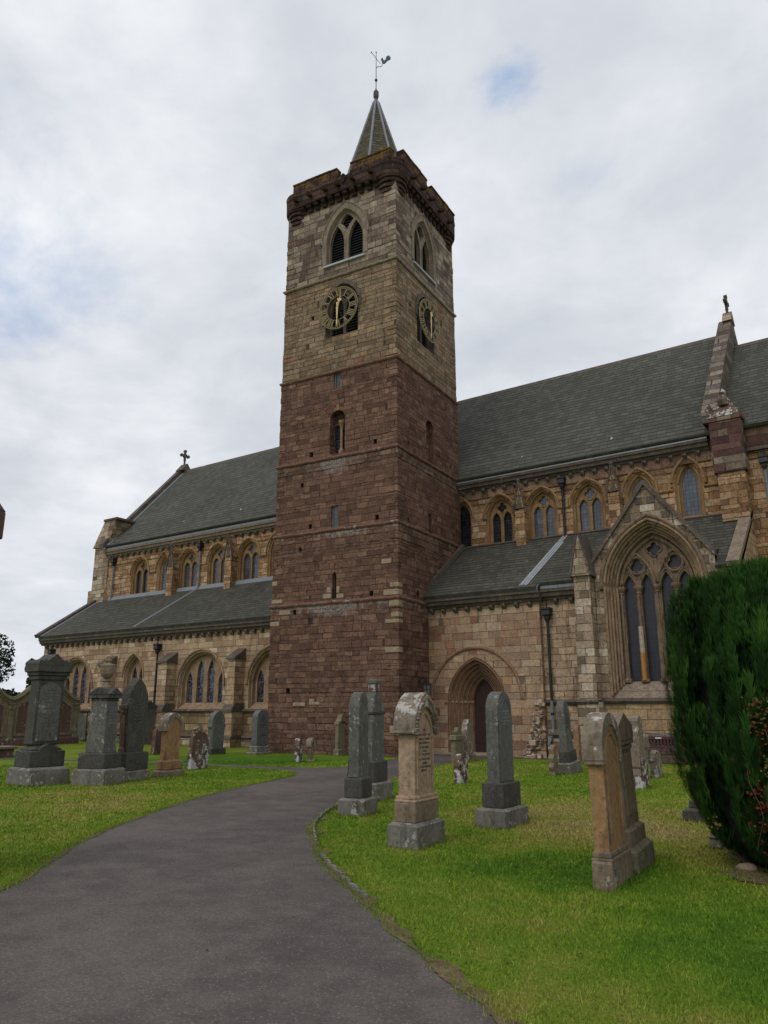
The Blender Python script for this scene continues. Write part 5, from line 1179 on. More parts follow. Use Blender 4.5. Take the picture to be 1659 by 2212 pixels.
# G12 near orange hooded stone
s=grave('gravestone',(-2.80,7.89),.17,.74,4,'orange-tan gravestone with a thick rounded hood and moulded foot, nearest on the right lawn',lean=(0,R(-1)))
block('base',s,.20,.80,-.06,.26,SANDB,.0,bev=.02); mould('moulding',s,.17,.70,.24,SANDB,.10,.02)
slab('headstone',s,arch(0,.32,.30,1.22,1.55),.15,SANDO,bev=.015)
hoodring('hood',s,[(-.38,1.20),(-.38,1.30),(-.35,1.44),(-.27,1.56),(-.15,1.64),(0,1.67),(.15,1.64),(.27,1.56),(.35,1.44),(.38,1.30),(.38,1.20)],[(-.30,1.20),(-.30,1.28),(-.27,1.38),(-.2,1.47),(-.11,1.53),(0,1.55),(.11,1.53),(.2,1.47),(.27,1.38),(.30,1.28),(.30,1.20)],.20,SANDL,.0,.02)
m=M(); m.box(-.10,.10,-.375,-.30,1.15,1.20); m.box(-.10,.10,.30,.375,1.15,1.20); mk('hood_stop',m,SANDB,s,bevel=.012)
m=M(); m.tube([Vector((.078,y,z)) for y,z in arch(0,.235,.5,1.2,1.45)],.012,6); mk('edge_roll',m,SANDO,s)
for sg in (-1,1):
    m=M(); m.box(.0,.082,sg*.275-.01,sg*.275+.01,.4,1.2); mk('edge_strip',m,SANDB,s)
# G13 pedimented behind
s=grave('gravestone',(-3.05,9.22),.18,.8,4,'brown gravestone with a heavy pointed pediment cap leaning close behind the orange one',near=False,lean=(R(2),R(-2.2)))
block('plinth',s,.40,.84,-.06,.26,SANDG,.05,jit=.02,bev=.03); block('base',s,.26,.68,.24,.46,SANDB,.05); slab('headstone',s,rect(-.28,.28,.45,1.26),.17,SANDB); block('moulding',s,.20,.62,1.24,1.30,SANDB,.0); block('moulding',s,.24,.68,1.30,1.36,SANDB,.0)
slab('pediment',s,[(-.33,1.36),(-.34,1.50),(0,1.66),(.34,1.50),(.33,1.36)],.25,SANDB,bev=.02); m=M(); m.box(.07,.098,-.2,.2,.55,1.2); mk('face_panel',m,SANDB,s,bevel=.01)
# G14-16 group farther right
s=grave('gravestone',(-5.5,17.75),.2,.52,3,'grey-brown gravestone with carved knobbly top behind the pedimented stone'); slab('headstone',s,[(-.25,-.05),(-.25,1.25),(-.2,1.34),(-.2,1.45),(-.12,1.52),(0,1.57),(.12,1.52),(.2,1.45),(.2,1.34),(.25,1.25),(.25,-.05)],.2,SANDL,bev=.03); rough('lichened_foot',s,.54,.62,.27,LICH,5,.25)
s=grave('gravestone',(-6.15,20.1),.16,.62,3,'weathered gravestone with a small notched pediment cap near the bench'); slab('headstone',s,rect(-.27,.27,-.05,.78),.15,SANDL); slab('pediment',s,[(-.36,.76),(-.36,.82),(-.28,.9),(-.28,1.07),(-.1,1.0),(0,1.1),(.1,1.0),(.28,1.07),(.28,.9),(.36,.82),(.36,.76)],.24,SANDL,bev=.02)
s=grave('gravestone',(-6.12,21.1),.14,.62,3,'low ragged grey slab on the lawn just right of the notched pediment stone',near=False); rough('headstone',s,.62,.66,.15,SANDL,26,.35)
s=grave('gravestone',(-3.35,13.6),.3,.55,3,'low dark stone block on the grass half hidden behind the yew',near=False); block('plinth',s,.34,.7,-.05,.18,GRAND,.03); block('base',s,.2,.5,.18,.3,GRAND,.02,y=.1)
s=grave('gravestone',(-2.52,11.0),.1,.14,3,'tiny grey marker stub beside the foot of the yew',near=False); rough('headstone',s,.16,.17,.12,PLINTH,31,.2)
for i,(x,y,r_,lb) in enumerate(((-1.93,9.72,.085,'pale rounded boulder lying on the soil at the foot of the yew'),(-1.62,9.78,.075,'smaller pale cobble at the right of the boulder under the yew'))):
    e=empty('boulder',(x,y,0),lb,'stone','stones edging the yew bed'); m=M(); m.lathe(0,0,[(.02,-.02),(r_,.0),(r_*1.05,.03),(r_*.7,.065),(.01,.08)],12,0,1.3,1.); m.jitter(.006,i,20.); mk('stone',m,PALEQ,e,smooth=True)
# ---- left lawn
s=grave('gravestone',(-17.03,10.42),.97,1.0,-4,'massive dark grey pedestal gravestone with a gabled cornice cap, leftmost on the lawn')
block('plinth',s,1.05,.98,-.05,.40,PLINTH,.05,jit=.006); block('base',s,.70,.86,.40,.77,GRAND,.02); block('base',s,.56,.74,.77,.90,GRAND,.10)
m=M(); m.box(-.19,.19,-.34,.34,.90,2.40,.0,.02); mk('headstone',m,GRAND,s,bevel=.012); slab('face_panel',s,arch(0,.27,.98,2.08,2.32),.02,GRAN,.195,bev=.008)
slab('base_crest',s,[(-.21,.42),(-.21,.82),(0,.92),(.21,.82),(.21,.42)],.74,GRAND)
block('moulding',s,.46,.72,2.38,2.48,GRAND,.0); block('moulding',s,.54,.80,2.48,2.56,GRAND,.0); block('cornice',s,.64,.88,2.56,2.72,GRAND,.0)
slab('pediment',s,[(-.44,2.72),(-.44,2.78),(-.38,2.84),(-.3,2.80),(-.27,2.86),(-.2,2.83),(0,2.99),(.2,2.83),(.27,2.86),(.3,2.80),(.38,2.84),(.44,2.78),(.44,2.72)],.64,GRAND,bev=.02)
inscr(s,.206,-.24,.24,[(2.2,.3),(2.12,.6),(2.05,.75),(1.98,.8),(1.91,.8),(1.84,.7),(1.77,.5),(1.70,.8),(1.56,.85),(1.49,.7),(1.42,.9),(1.37,.95),(1.30,.9)],INSG,14,.028)
s=grave('gravestone',(-15.71,11.47),.86,.86,20,'square grey granite pedestal carrying a carved stone urn')
block('plinth',s,.86,.86,-.05,.37,PLINTH,.04); block('base',s,.70,.70,.37,.72,GRAND,.03)
m=M(); m.box(-.245,.245,-.26,.26,.72,1.90,.035,.035); mk('pedestal',m,GRAN,s,bevel=.008)
for sg in (1,): 
    m=M(); m.box(.215,.222,-.2,.2,.85,1.8); mk('face_panel',m,GRANB,s)
block('cornice',s,.46,.47,1.89,1.95,GRAND,.0); block('cornice',s,.56,.57,1.95,2.04,GRAND,.0)
m=M(); m.ext([(-.29,-.295,2.04),(-.29,.295,2.04),(-.29,0,2.20)],(.58,0,0)); m.ext([(-.29,-.29,2.04),(.29,-.29,2.04),(0,-.29,2.20)],(0,.58,0)); mk('pediment',m,GRAND,s,bevel=.01)
m=M(); m.lathe(0,0,[(.13,2.17),(.13,2.22),(.09,2.25),(.075,2.33),(.10,2.36),(.06,2.38),(.06,2.41),(.11,2.45),(.155,2.52),(.175,2.62),(.175,2.70),(.185,2.71),(.18,2.74),(.08,2.77),(.06,2.80),(.085,2.82),(.085,2.86),(.06,2.87),(.055,2.93),(.035,2.95)],18); mk('urn',m,SANDB,s)
inscr(s,.224,-.16,.19,[(1.72,.7),(1.65,.5),(1.58,.8),(1.51,.7),(1.44,.75),(1.37,.8),(1.3,.7),(1.23,.85),(1.16,.6)],INSW,17,.03)
s=grave('gravestone',(-16.62,12.87),.48,.9,12,'dark pointed shield-shaped gravestone with carved rings, close behind the urn pedestal',near=False)
block('plinth',s,.50,.92,-.05,.24,PLINTH,.03); block('base',s,.42,.84,.24,.67,GRAND,.02)
slab('headstone',s,[(-.30,.67),(-.35,1.4),(-.37,1.85),(-.33,2.08),(-.22,2.28),(0,2.47),(.22,2.28),(.33,2.08),(.37,1.85),(.35,1.4),(.30,.67)],.24,GRAND,bev=.015)
m=M()
for k,r_ in enumerate((.08,.13,.18,.23,.28)): m.tube([Vector((.125,r_*math.cos(a),.80+r_*1.25*math.sin(a))) for a in [math.pi*i/14 for i in range(15)]],.009,5)
for k in range(6): z=1.45+k*.09; m.tube([Vector((.125,.24*math.cos(a),z-.1*math.sin(a))) for a in [math.pi*i/10 for i in range(11)]],.008,5)
mk('carved_rings',m,GRAN,s)
for sg in (-1,):
    m=M(); m.lathe(.0,sg*.365,[(.075,.67),(.075,.76),(.05,.80),(.05,1.58),(.08,1.62),(.08,1.70)],10); mk('side_column',m,REDST,s); block('shoulder',s,.22,.2,1.70,1.82,GRAND,.03,y=sg*.355)
s=grave('gravestone',(-32.1,25.7),.2,.95,0,'dark gravestone with a low gabled top by the aisle buttress, far left',near=False); slab('headstone',s,[(-.36,-.05),(-.36,1.75),(.36,1.75),(.36,-.05)],.18,GRAN); slab('pediment',s,[(-.46,1.72),(-.46,1.84),(-.2,1.95),(0,2.14),(.2,1.95),(.46,1.84),(.46,1.72)],.26,GRAND)
s=grave('gravestone',(-16.44,13.85),.42,.86,15,'golden-brown gravestone with a thick lichened round hood on the left lawn')
block('plinth',s,.44,.86,-.05,.17,SANDB,.04,jit=.012,bev=.025); block('base',s,.34,.72,.17,.42,SANDO,.04,bev=.025)
slab('headstone',s,arch(0,.30,.42,1.18,1.47),.17,SANDO); hoodring('hood',s,[(-.385,1.15),(-.38,1.26),(-.33,1.42),(-.22,1.54),(-.1,1.595),(0,1.61),(.1,1.595),(.22,1.54),(.33,1.42),(.38,1.26),(.385,1.15)],[(-.29,1.15),(-.285,1.24),(-.25,1.35),(-.17,1.43),(-.08,1.47),(0,1.48),(.08,1.47),(.17,1.43),(.25,1.35),(.285,1.24),(.29,1.15)],.25,SANDL,-.02,.02)
s=grave('gravestone',(-17.78,15.86),.14,.72,6,'ragged round-topped stone thickly covered in white lichen on the left lawn'); rough('headstone',s,.70,1.08,.15,LICH,41,.38)
s=grave('gravestone',(-23.2,21.9),.32,.82,4,'dark grey round-topped gravestone with a stepped shoulder near the aisle wall',near=False); block('base',s,.34,.84,-.05,.24,GRAND,.03); slab('headstone',s,[(-.30,.24),(-.34,1.0),(-.40,1.02),(-.40,1.1),(-.34,1.12),(-.34,1.3),(-.24,1.52),(0,1.65),(.24,1.52),(.34,1.3),(.34,1.12),(.40,1.1),(.40,1.02),(.34,1.0),(.30,.24)],.24,GRAN)
s=grave('gravestone',(-21.63,22.52),.46,.95,4,'pale grey pointed gravestone with dark lettering beside the left corner of the tower'); block('plinth',s,.5,1.0,-.05,.10,PLINTH,.03); block('base',s,.4,.80,.10,.32,PLINTH,.03); slab('headstone',s,arch(0,.34,.32,1.38,1.67),.26,GRANB); slab('face_panel',s,arch(0,.29,.36,1.36,1.6),.02,GRANB,.135)
inscr(s,.147,-.2,.2,[(1.36,.5),(1.29,.75),(1.22,.8),(1.16,.5),(1.1,.8),(1.04,.9),(.98,.6),(.74,.3),(.68,.9)],INSD,19,.036)
s=grave('gravestone',(-25.0,20.6),.16,.62,4,'leaning dark red-brown slab with a pale chipped top, behind the shield-shaped stone',near=False,lean=(R(-5),0)); rough('headstone',s,.58,1.05,.18,REDST,44,.2)
s=grave('gravestone',(-24.0,20.3),.14,.55,4,'round lichen-blotched brown gravestone left of the golden-brown hooded one',near=False); rough('headstone',s,.55,.68,.14,LICH,45,.5)
s=grave('gravestone',(-22.8,20.6),.3,.36,4,'slender grey shaft on a square pedestal half hidden behind the golden-brown stone',near=False); block('base',s,.32,.36,-.05,.35,SANDG,.03); m=M(); m.lathe(0,0,[(.10,.35),(.06,.45),(.055,.85),(.10,.9),(.05,.95)],8); mk('shaft',m,SANDL,s); slab('cap',s,[(-.12,.93),(-.2,.98),(0,1.08),(.2,.98),(.12,.93)],.14,SANDL)
s=grave('gravestone',(-38.35,26.1),.16,.95,-55,'plain dark upright slab against the aisle plinth beside the memorial wall',near=False); block('base',s,.3,1.0,-.05,.14,GRAND,.03); slab('headstone',s,rect(-.44,.44,.14,1.48),.16,GRAN)
s=grave('table_tomb',(-28.1,15.75),.8,1.5,6,'low mossy reddish table tomb at the far left edge of the lawn','tomb',near=False,group=None); block('chest',s,.6,1.35,-.05,.3,REDST,.0,jit=.01,bev=.03); block('slab',s,.8,1.5,.29,.40,SANDG,.02,bev=.03)
# memorial wall with sweeping top
mw=empty('memorial_wall',(-36.5,22.9,0),'old mossy memorial wall with carved panels and a swooping moulded top','wall')
def wtop(y): 
    t=((y-21.1)%3.55)/3.55; return 2.12+1.0*max(0.,math.sin(math.pi*t))**1.7
fw_=Fr((0,0,0),(0,1,0),(1,0,0)); ys=[17.5+i*(24.72-17.5)/60 for i in range(61)]
m=M(); m.prism(fw_,[(17.5-22.9,-.05)]+[(y-22.9,wtop(y)) for y in ys]+[(24.72-22.9,-.05)],-.45,0); mk('wall',m,SANDB,mw)
m=M()
for dz,d0,d1 in ((-.06,.0,.06),(.05,.02,.13),(.13,-.02,.05)):
    P=[fw_.p(y-22.9,wtop(y)+dz-.02,d1-.03) for y in ys]; m.tube(P,.065,6)
mk('coping_moulding',m,SANDG,mw)
for y0 in (17.55,21.1,24.65):
    m=M(); u=y0-22.9; m.fbox(fw_,u-.16,u+.16,-.02,.5,0,.12); m.fbox(fw_,u-.12,u+.12,.5,1.72,0,.08); m.fbox(fw_,u-.15,u+.15,1.7,1.84,0,.13); m.fbox(fw_,u-.17,u+.17,1.92,2.0,0,.14); m.fbox(fw_,u-.13,u+.13,1.84,1.92,0,.1); mk('pilaster',m,SANDG,mw,bevel=.015)
for ya,yb in ((17.85,19.2),(19.4,20.8),(21.35,22.85),(23.0,24.4)):
    a,b=ya-22.9,yb-22.9; za,zb=wtop(ya+.05)-.38,wtop(yb-.05)-.38
    m=M(); m.sheet(fw_,[(a,.5),(b,.5),(b,zb),(a,za)],[[(a+.08,.58),(b-.08,.58),(b-.08,zb-.09),(a+.08,za-.09)]],.05,.045); m.prism(fw_,[(a,.44),(b,.44),(b,.5),(a,.5)],0,.07); p=mk('panel_frame',m,SANDG,mw); 
    m=M(); m.prism(fw_,[(a+.07,.57),(b-.07,.57),(b-.07,zb-.08),(a+.07,za-.08)],0,.012); mk('panel',m,REDST,p)
m=M(); m.fbox(fw_,-5.5,1.9,-.05,.36,0,.22,.03); mk('wall_foot',m,REDST,mw,bevel=.03)
# stone pinnacle monument just outside the left edge
mo=empty('monument',(-8.945,4.33,0),'tall red sandstone monument with a pyramid cap, cut off by the left edge','monument',rotz=R(34))
m=M(); m.box(-.5,.5,-.5,.5,-.05,.4); mk('plinth',m,PLINTH,mo,bevel=.02); m=M(); m.box(-.42,.42,-.42,.42,.4,1.1,.03,.03); mk('base',m,REDST,mo,bevel=.02)
m=M(); m.box(-.31,.31,-.31,.31,1.1,3.62,.03,.03); mk('shaft',m,REDST,mo,bevel=.02)
m=M(); m.box(-.32,.32,-.32,.32,3.66,4.0,0,0); m.add([(-.32,-.32,4.0),(.32,-.32,4.0),(.32,.32,4.0),(-.32,.32,4.0),(0,0,4.55)],[(0,1,4),(1,2,4),(2,3,4),(3,0,4)]); m.box(-.29,.29,-.29,.29,3.6,3.68); mk('cap',m,REDST,mo,bevel=.015)
# ------------------------------------------------------------------ PLANTS
def rnd_mesh(name,V,F3,mat,parent,rnd=None,kind=None):
    me=bpy.data.meshes.new(name); n=len(V); k=F3.shape[0]; q=F3.shape[1]
    me.vertices.add(n); me.loops.add(k*q); me.polygons.add(k)
    me.vertices.foreach_set('co',V.astype(np.float32).ravel()); me.loops.foreach_set('vertex_index',F3.astype(np.int32).ravel())
    me.polygons.foreach_set('loop_start',np.arange(0,k*q,q,dtype=np.int32)); me.update(); me.validate()
    if rnd is not None:
        at=me.attributes.new('rnd','FLOAT','POINT'); at.data.foreach_set('value',rnd.astype(np.float32))
    me.materials.append(mat); o=bpy.data.objects.new(name,me); COL.objects.link(o)
    if parent is not None: o.parent=parent
    return o
def leafmat(name,cols,rough=.6):
    m,g=newmat(name); at=g.n('ShaderNodeAttribute',attribute_name='rnd').outputs['Fac']
    ob=g.n('ShaderNodeTexCoord').outputs['Object']; n=g.noise(ob,1.7,4.,.6).outputs[0]
    f=g.m('ADD',g.m('MULTIPLY',at,.62),g.m('MULTIPLY',g.m('SUBTRACT',n,.31),.95))
    c=g.ramp(f,cols); finish(g,c,rough,None,.2); return m
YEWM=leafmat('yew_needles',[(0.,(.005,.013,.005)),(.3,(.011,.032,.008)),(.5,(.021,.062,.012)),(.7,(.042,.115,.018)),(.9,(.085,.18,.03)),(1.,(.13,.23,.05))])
TREEM=leafmat('dark_tree_leaves',[(0.,(.006,.011,.006)),(.5,(.014,.024,.010)),(1.,(.03,.05,.018))])
PALEM=leafmat('pale_tree_leaves',[(0.,(.018,.03,.016)),(.5,(.045,.07,.035)),(1.,(.11,.14,.09))])
CREEPM=leafmat('creeper_leaves',[(0.,(.05,.012,.008)),(.35,(.13,.02,.012)),(.6,(.10,.075,.022)),(.8,(.13,.15,.04)),(1.,(.38,.03,.025))])
BARK=plain('bark',(.045,.03,.022),.9,.4,12.)
yc=Vector((-1.33,10.15,0))
yew=empty('yew_tree',yc,'broad dark green clipped yew with red creeper at its foot, cut by the right edge','tree')
def yr(z): return np.interp(z,[0,.12,.3,.55,.9,1.35,2.1,2.6,2.88,3.05,3.18,3.26],[.58,.88,1.03,1.15,1.24,1.28,1.30,1.26,1.17,1.03,.78,.4])
def sprigs(n,zlo,zhi,depth,seed,scale=1.,sig=.038,nc=520):
    r=np.random.default_rng(seed)
    ca=2*np.pi*r.random(nc); cz=zlo-.1+(zhi-zlo)*r.random(nc); ch=.3+.7*r.random(nc); cr=r.random(nc); cdep=r.random(nc)
    ix=r.integers(0,nc,n); tt=r.random(n)**.8
    z=np.clip(cz[ix]+ch[ix]*(tt-.3),.03,zhi+.14*cr[ix]); a=ca[ix]+(r.normal(size=n)*sig)*(1.15-tt)
    lob=1+.05*np.sin(a*7+1)+.035*np.sin(a*13+z*1.1)+.02*np.sin(a*23+z*3)
    rad=yr(z)*lob*(1+.035-.24*cdep[ix]-depth*.6*r.random(n)**1.8)*(1-.06*np.abs(tt-.55))
    base=np.stack([rad*np.cos(a),rad*np.sin(a),z],1)
    out=np.stack([np.cos(a),np.sin(a),np.zeros(n)],1); tan=np.stack([-np.sin(a),np.cos(a),np.zeros(n)],1)
    L=(.07+.12*r.random(n)**1.5)*scale
    up=np.stack([out[:,0]*.28+tan[:,0]*(r.random(n)-.5)*.45,out[:,1]*.28+tan[:,1]*(r.random(n)-.5)*.45,.75+.3*r.random(n)],1); up/=np.linalg.norm(up,axis=1)[:,None]
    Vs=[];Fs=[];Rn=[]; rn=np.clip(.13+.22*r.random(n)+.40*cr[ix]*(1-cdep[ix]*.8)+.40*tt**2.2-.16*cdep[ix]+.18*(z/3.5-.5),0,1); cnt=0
    K=6
    for k in range(K):
        ang=k*2.4+r.random(n)*1.3; side=out*np.cos(ang)[:,None]+tan*np.sin(ang)[:,None]
        dirv=up+side*(.10+.32*r.random(n))[:,None]; dirv/=np.linalg.norm(dirv,axis=1)[:,None]
        p=base+up*(L*.25*(k/K))[:,None]+side*.006; l=L*(.55+.5*r.random(n)); w=(.0042+.002*r.random(n))[:,None]*scale
        perp=np.cross(dirv,out+side*.3); perp/=np.linalg.norm(perp,axis=1)[:,None]+1e-9
        Vs+= [p,p+dirv*(l*.45)[:,None]+perp*w,p+dirv*l[:,None],p+dirv*(l*.45)[:,None]-perp*w]; Rn+= [rn*.55,rn*.9,np.clip(rn+.2,0,1),rn*.9]
        Fs.append(np.stack([np.arange(n)+cnt+i*n for i in range(4)],1)); cnt+=4*n
    return np.concatenate(Vs),np.concatenate(Fs),np.concatenate(Rn)
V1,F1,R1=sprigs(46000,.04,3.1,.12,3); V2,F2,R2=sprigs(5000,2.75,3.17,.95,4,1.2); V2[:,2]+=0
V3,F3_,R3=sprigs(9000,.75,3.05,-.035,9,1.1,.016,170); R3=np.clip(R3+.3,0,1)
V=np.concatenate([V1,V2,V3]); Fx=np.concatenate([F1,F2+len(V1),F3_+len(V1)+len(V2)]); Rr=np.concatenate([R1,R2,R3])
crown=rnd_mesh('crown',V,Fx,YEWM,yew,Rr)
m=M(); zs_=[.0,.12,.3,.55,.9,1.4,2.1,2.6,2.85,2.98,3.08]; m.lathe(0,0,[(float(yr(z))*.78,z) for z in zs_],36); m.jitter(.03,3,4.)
mk('inner_branches',m,plain('dark_yew_interior',(.006,.009,.005),.95,.4,9.),yew)  # opaque core added inside the crown, near-black so shoot gaps look shaded
m=M(); rr=random.Random(6)
for i in range(16):
    a=rr.uniform(0,6.28); r0=rr.uniform(.1,.45); m.tube([(math.cos(a)*r0,math.sin(a)*r0,-.05),(math.cos(a)*(r0+.1),math.sin(a)*(r0+.1),.3),(math.cos(a)*(r0+.3),math.sin(a)*(r0+.3),.9)],.035,6,.02)
mk('trunk',m,BARK,yew)
# creeper on the side facing the viewer: leaf sprays and hanging stems
vd=Vector((-yc.x,-yc.y,0)).normalized(); vt=Vector((rt.x,rt.y,0)); va=math.atan2(vd.y,vd.x)
Vs=[];Fs=[];Rn=[];cnt=0; r=np.random.default_rng(12)
def leaf(p,s,val):
    global cnt
    nn=r.normal(size=3); nn/=np.linalg.norm(nn); b=np.cross(nn,[.3,.5,.8]); b/=np.linalg.norm(b); c=np.cross(nn,b)
    Vs.extend([p,p+(b*.55+c*.5)*s,p+b*1.2*s,p+(b*.55-c*.5)*s]); Fs.append([cnt,cnt+1,cnt+2,cnt+3]); Rn.extend([val]*4); cnt+=4
def spray(lat,z0,z1,n,val,jit,sz=.03):
    for i in range(n):
        z=z0+(z1-z0)*r.random(); l=lat+r.normal()*jit
        rad=float(yr(z))*1.03; a=va+math.asin(max(-.95,min(.95,l/rad))); p=np.array([rad*math.cos(a),rad*math.sin(a),z])+r.normal(size=3)*.02
        leaf(p,sz*(.6+.8*r.random()),float(np.clip(val+r.normal()*.07,0,1)))
spray(-.42,.55,1.35,150,.33,.07,.028); spray(-.27,1.02,1.22,55,.98,.035); spray(-.12,1.0,1.3,50,.97,.03); spray(-.35,.25,.75,90,.3,.06); spray(-.2,.45,.75,60,.42,.05)
spray(-.15,1.1,1.75,120,.75,.07); spray(-.34,1.45,1.85,90,.62,.08); spray(-.28,1.3,1.6,50,.5,.08); spray(-.9,.45,.6,22,.45,.03); spray(-.1,1.35,1.6,40,.9,.04); spray(-.05,.7,1.2,70,.4,.06)
rnd_mesh('creeper',np.array(Vs),np.array(Fs),CREEPM,yew,np.array(Rn))
m=M()
for l,z0,z1 in ((-.30,.35,1.5),(-.2,.2,1.7),(-.04,1.2,2.2),(-.45,.3,1.2)):
    P=[]
    for i in range(9):
        z=z1+(z0-z1)*i/8; rad=float(yr(z))*1.05; ll=l+.05*math.sin(i*.9+l*20); a=va+math.asin(ll/rad); P.append((rad*math.cos(a),rad*math.sin(a),z))
    m.tube(P,.0032,4)
mk('creeper_stem',m,plain('dry_stems',(.12,.09,.065),.9),yew)
# bare needle-strewn soil round the yew foot
pts=[]; rr=random.Random(2)
for i in range(40):
    a=2*math.pi*i/40; q=1.0+.22*math.sin(a*3+1)+rr.uniform(-.07,.1); pts.append((yc.x+q*math.cos(a),yc.y+q*math.sin(a)))
poly_obj('soil_bed',pts,.012,SOIL)
# dead grass tufts there
def tree(name,pos,h,rad,zc,n,mat,seed,label,trunk,cone=False,lsz=.3,group='trees beyond the churchyard'):
    t=empty(name,pos,label,'tree',group); r=np.random.default_rng(seed)
    nb=26; 
    if cone:
        cz=zc*h*.3+(h-.3)*(r.random(nb)**.9); cr=np.maximum(.06,(1-cz/h))*rad*r.random(nb)**.5; ca=r.random(nb)*6.28
        C_=np.stack([cr*np.cos(ca),cr*np.sin(ca),cz],1); br_=.28*rad*(1.15-cz/h)+.12
    else:
        u=r.normal(size=(nb,3)); u/=np.linalg.norm(u,axis=1)[:,None]; C_=u*(r.random(nb)**.4)[:,None]*np.array([rad*.8,rad*.8,(h-zc)*.42])+np.array([0,0,zc+(h-zc)*.5]); br_=np.full(nb,rad*.34)*(.6+.7*r.random(nb))
    idx=r.integers(0,nb,n); u=r.normal(size=(n,3)); u/=np.linalg.norm(u,axis=1)[:,None]
    p=C_[idx]+u*(br_[idx]*r.random(n)**.35)[:,None]; p[:,2]=np.maximum(p[:,2],.3)
    a=r.normal(size=(n,3)); a/=np.linalg.norm(a,axis=1)[:,None]; b=np.cross(a,r.normal(size=(n,3))); b/=np.linalg.norm(b,axis=1)[:,None]
    s=(lsz*(.5+.8*r.random(n)))[:,None]
    V=np.stack([p-a*s*.5,p+b*s*.28,p+a*s*.5,p-b*s*.28],1).reshape(-1,3); F=np.arange(4*n).reshape(n,4)
    val=np.clip(.25+.3*r.random(n)+.35*(u[:,2]*.5+.2)+.15*r.random(nb)[idx],0,1)
    rnd_mesh('crown',V,F,mat,t,np.repeat(val,4))
    m=M(); m.tube([(0,0,-.1),(.05,0,h*.35),(0,.1,h*.75)],trunk,8,trunk*.3)
    rr=random.Random(seed)
    for i in range(7):
        c=C_[rr.randrange(nb)]; m.tube([(0.03,0,h*rr.uniform(.25,.55)),(c[0]*.6,c[1]*.6,c[2]*.8),tuple(c)],trunk*.35,5,trunk*.1)
    mk('trunk',m,BARK,t); return t
tree('broadleaf_tree',(-59.2,30.3,0),8.4,3.5,1.2,20000,TREEM,2,'large dark broadleaf tree beyond the memorial wall at the left edge',.3,lsz=.26)
tree('broadleaf_tree',(-66.5,28.2,0),9.5,4.,1.2,9000,TREEM,3,'second dark tree beyond the wall, outside the left edge',.3,lsz=.3)
tree('conifer_tree',(-64.8,38.9,0),6.1,1.9,0.,6500,PALEM,5,'pale green pointed tree beyond the memorial wall, left of the aisle',.18,cone=True,lsz=.24)
# hedge beyond the wall
r=np.random.default_rng(8); n=14000; t=r.random(n)
x0,y0,x1,y1=-52,12,-49,46
p=np.stack([x0+(x1-x0)*t+r.normal(size=n)*.5,y0+(y1-y0)*t,2.75*r.random(n)**.6+.25*np.sin(t*55)+.1*np.sin(t*140)],1); p[:,2]=np.abs(p[:,2])
a=r.normal(size=(n,3)); a/=np.linalg.norm(a,axis=1)[:,None]; b=np.cross(a,r.normal(size=(n,3))); b/=np.linalg.norm(b,axis=1)[:,None]; s=(.32*(.5+.8*r.random(n)))[:,None]
V=np.stack([p-a*s*.5,p+b*s*.3,p+a*s*.5,p-b*s*.3],1).reshape(-1,3)
hedge=rnd_mesh('hedge',V,np.arange(4*n).reshape(n,4),TREEM,None,np.repeat(r.random(n)*.9,4))
tag(hedge,'long dark unclipped hedge running behind the memorial wall','hedge')

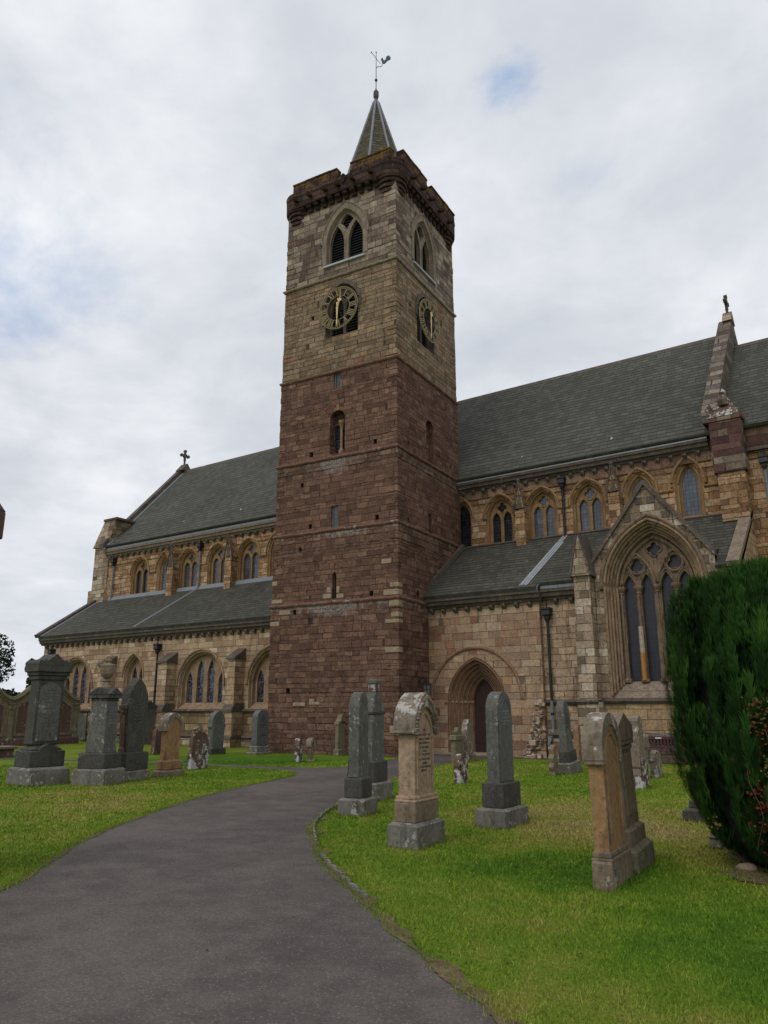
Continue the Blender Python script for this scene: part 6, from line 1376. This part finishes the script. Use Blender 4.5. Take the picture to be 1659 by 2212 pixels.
# longer unmown grass against the stones and walls, and scattered fallen leaves
def tufts():
    pts=[]
    r=np.random.default_rng(77)
    bpy.context.view_layer.update()
    for o in list(COL.objects):
        if o.get('category') in ('gravestone','tomb','monument','tower','church','wall') :
            best=None
            for c in o.children:
                if c.type!='MESH': continue
                bb=[Vector(q) for q in c.bound_box]
                if min(q.z for q in bb)>.06: continue
                if c.name.startswith(('inner','far','choir')): continue
                x0,x1=min(q.x for q in bb),max(q.x for q in bb); y0,y1=min(q.y for q in bb),max(q.y for q in bb)
                ar=(x1-x0)*(y1-y0)
                if best is None or ar>best[0]: best=(ar,x0,x1,y0,y1)
                if o.get('category')=='church' and c.name.startswith(('plinth_wall','buttress','porch_wall')): 
                    L=x1-x0; k=int(L*26); 
                    for u in r.random(k): pts.append((o.location.x+x0+u*L,o.location.y+y0-.04*r.random(),1.))
            if best and o.get('category')!='church':
                _,x0,x1,y0,y1=best; per=2*(x1-x0+y1-y0); k=int(per*(34 if o.get('category')=='tower' else 75))
                for u in r.random(k)*per:
                    if u<x1-x0: p=(x0+u,y0)
                    elif u<2*(x1-x0): p=(x0+u-(x1-x0),y1)
                    elif u<2*(x1-x0)+(y1-y0): p=(x0,y0+u-2*(x1-x0))
                    else: p=(x1,y0+u-2*(x1-x0)-(y1-y0))
                    q=o.matrix_world@Vector((p[0],p[1],0)); pts.append((q.x+r.normal()*.02,q.y+r.normal()*.02,1.))
    P=np.array(pts); P=P[~inpoly(P[:,:2],PATH)]
    # also the grassy fringe leaning over the path edges
    for line in (RIGHT[20:92],LEFT[5:]):
        A=np.array(line); i=r.integers(0,len(A)-1,2600); t=r.random(2600)[:,None]; q=A[i]*(1-t)+A[i+1]*t+r.normal(size=(2600,2))*.045
        P=np.concatenate([P,np.concatenate([q,np.full((len(q),1),.7)],1)])
    n=len(P); reps=3; P=np.repeat(P,reps,0); n=len(P); P[:,:2]+=r.normal(size=(n,2))*.012
    az=r.random(n)*6.283; la=r.random(n)*6.283; h=(.025+.05*r.random(n)**1.8)*P[:,2]; w=.0028+.0006*np.hypot(P[:,0],P[:,1])*.5; ln=h*.7*r.random(n)
    b0=np.stack([P[:,0]-np.cos(az)*w,P[:,1]-np.sin(az)*w,np.zeros(n)],1); b1=np.stack([P[:,0]+np.cos(az)*w,P[:,1]+np.sin(az)*w,np.zeros(n)],1); tp=np.stack([P[:,0]+np.cos(la)*ln,P[:,1]+np.sin(la)*ln,h],1)
    V=np.stack([b0,b1,tp],1).reshape(-1,3); o=rnd_mesh('grass_tufts',V,np.arange(3*n).reshape(n,3),BLADEM,None,np.repeat(r.random(n)*.75,3)); o['kind']='stuff'
    k=320; a=(r.random(k)-.5)*1.1; d_=4+16*r.random(k); X=-np.sin(HEAD+a)*d_; Y=np.cos(HEAD+a)*d_; q=np.stack([X,Y],1); ins=inpoly(q,PATH); q=q[~ins|(r.random(k)<.12)]; k=len(q)
    Vs=[]
    for x,y in q:
        s=r.uniform(.012,.028); t=r.random()*6.28; c,sn=math.cos(t)*s,math.sin(t)*s; z=.018+r.random()*.012
        Vs+=[(x-c,y-sn,z),(x+sn*.6,y-c*.6,z+.006*r.random()),(x+c,y+sn,z+.01*r.random()),(x-sn*.6,y+c*.6,z)]
    m_,g=newmat('dead_leaf'); at=g.n('ShaderNodeAttribute',attribute_name='rnd').outputs['Fac']; finish(g,g.ramp(at,[(0.,(.03,.02,.012)),(.6,(.09,.055,.025)),(1.,(.16,.11,.05))]),.8,None,.2)
    o=rnd_mesh('fallen_leaves',np.array(Vs),np.arange(4*k).reshape(k,4),m_,None,np.repeat(r.random(k),4)); o['kind']='stuff'
tufts()
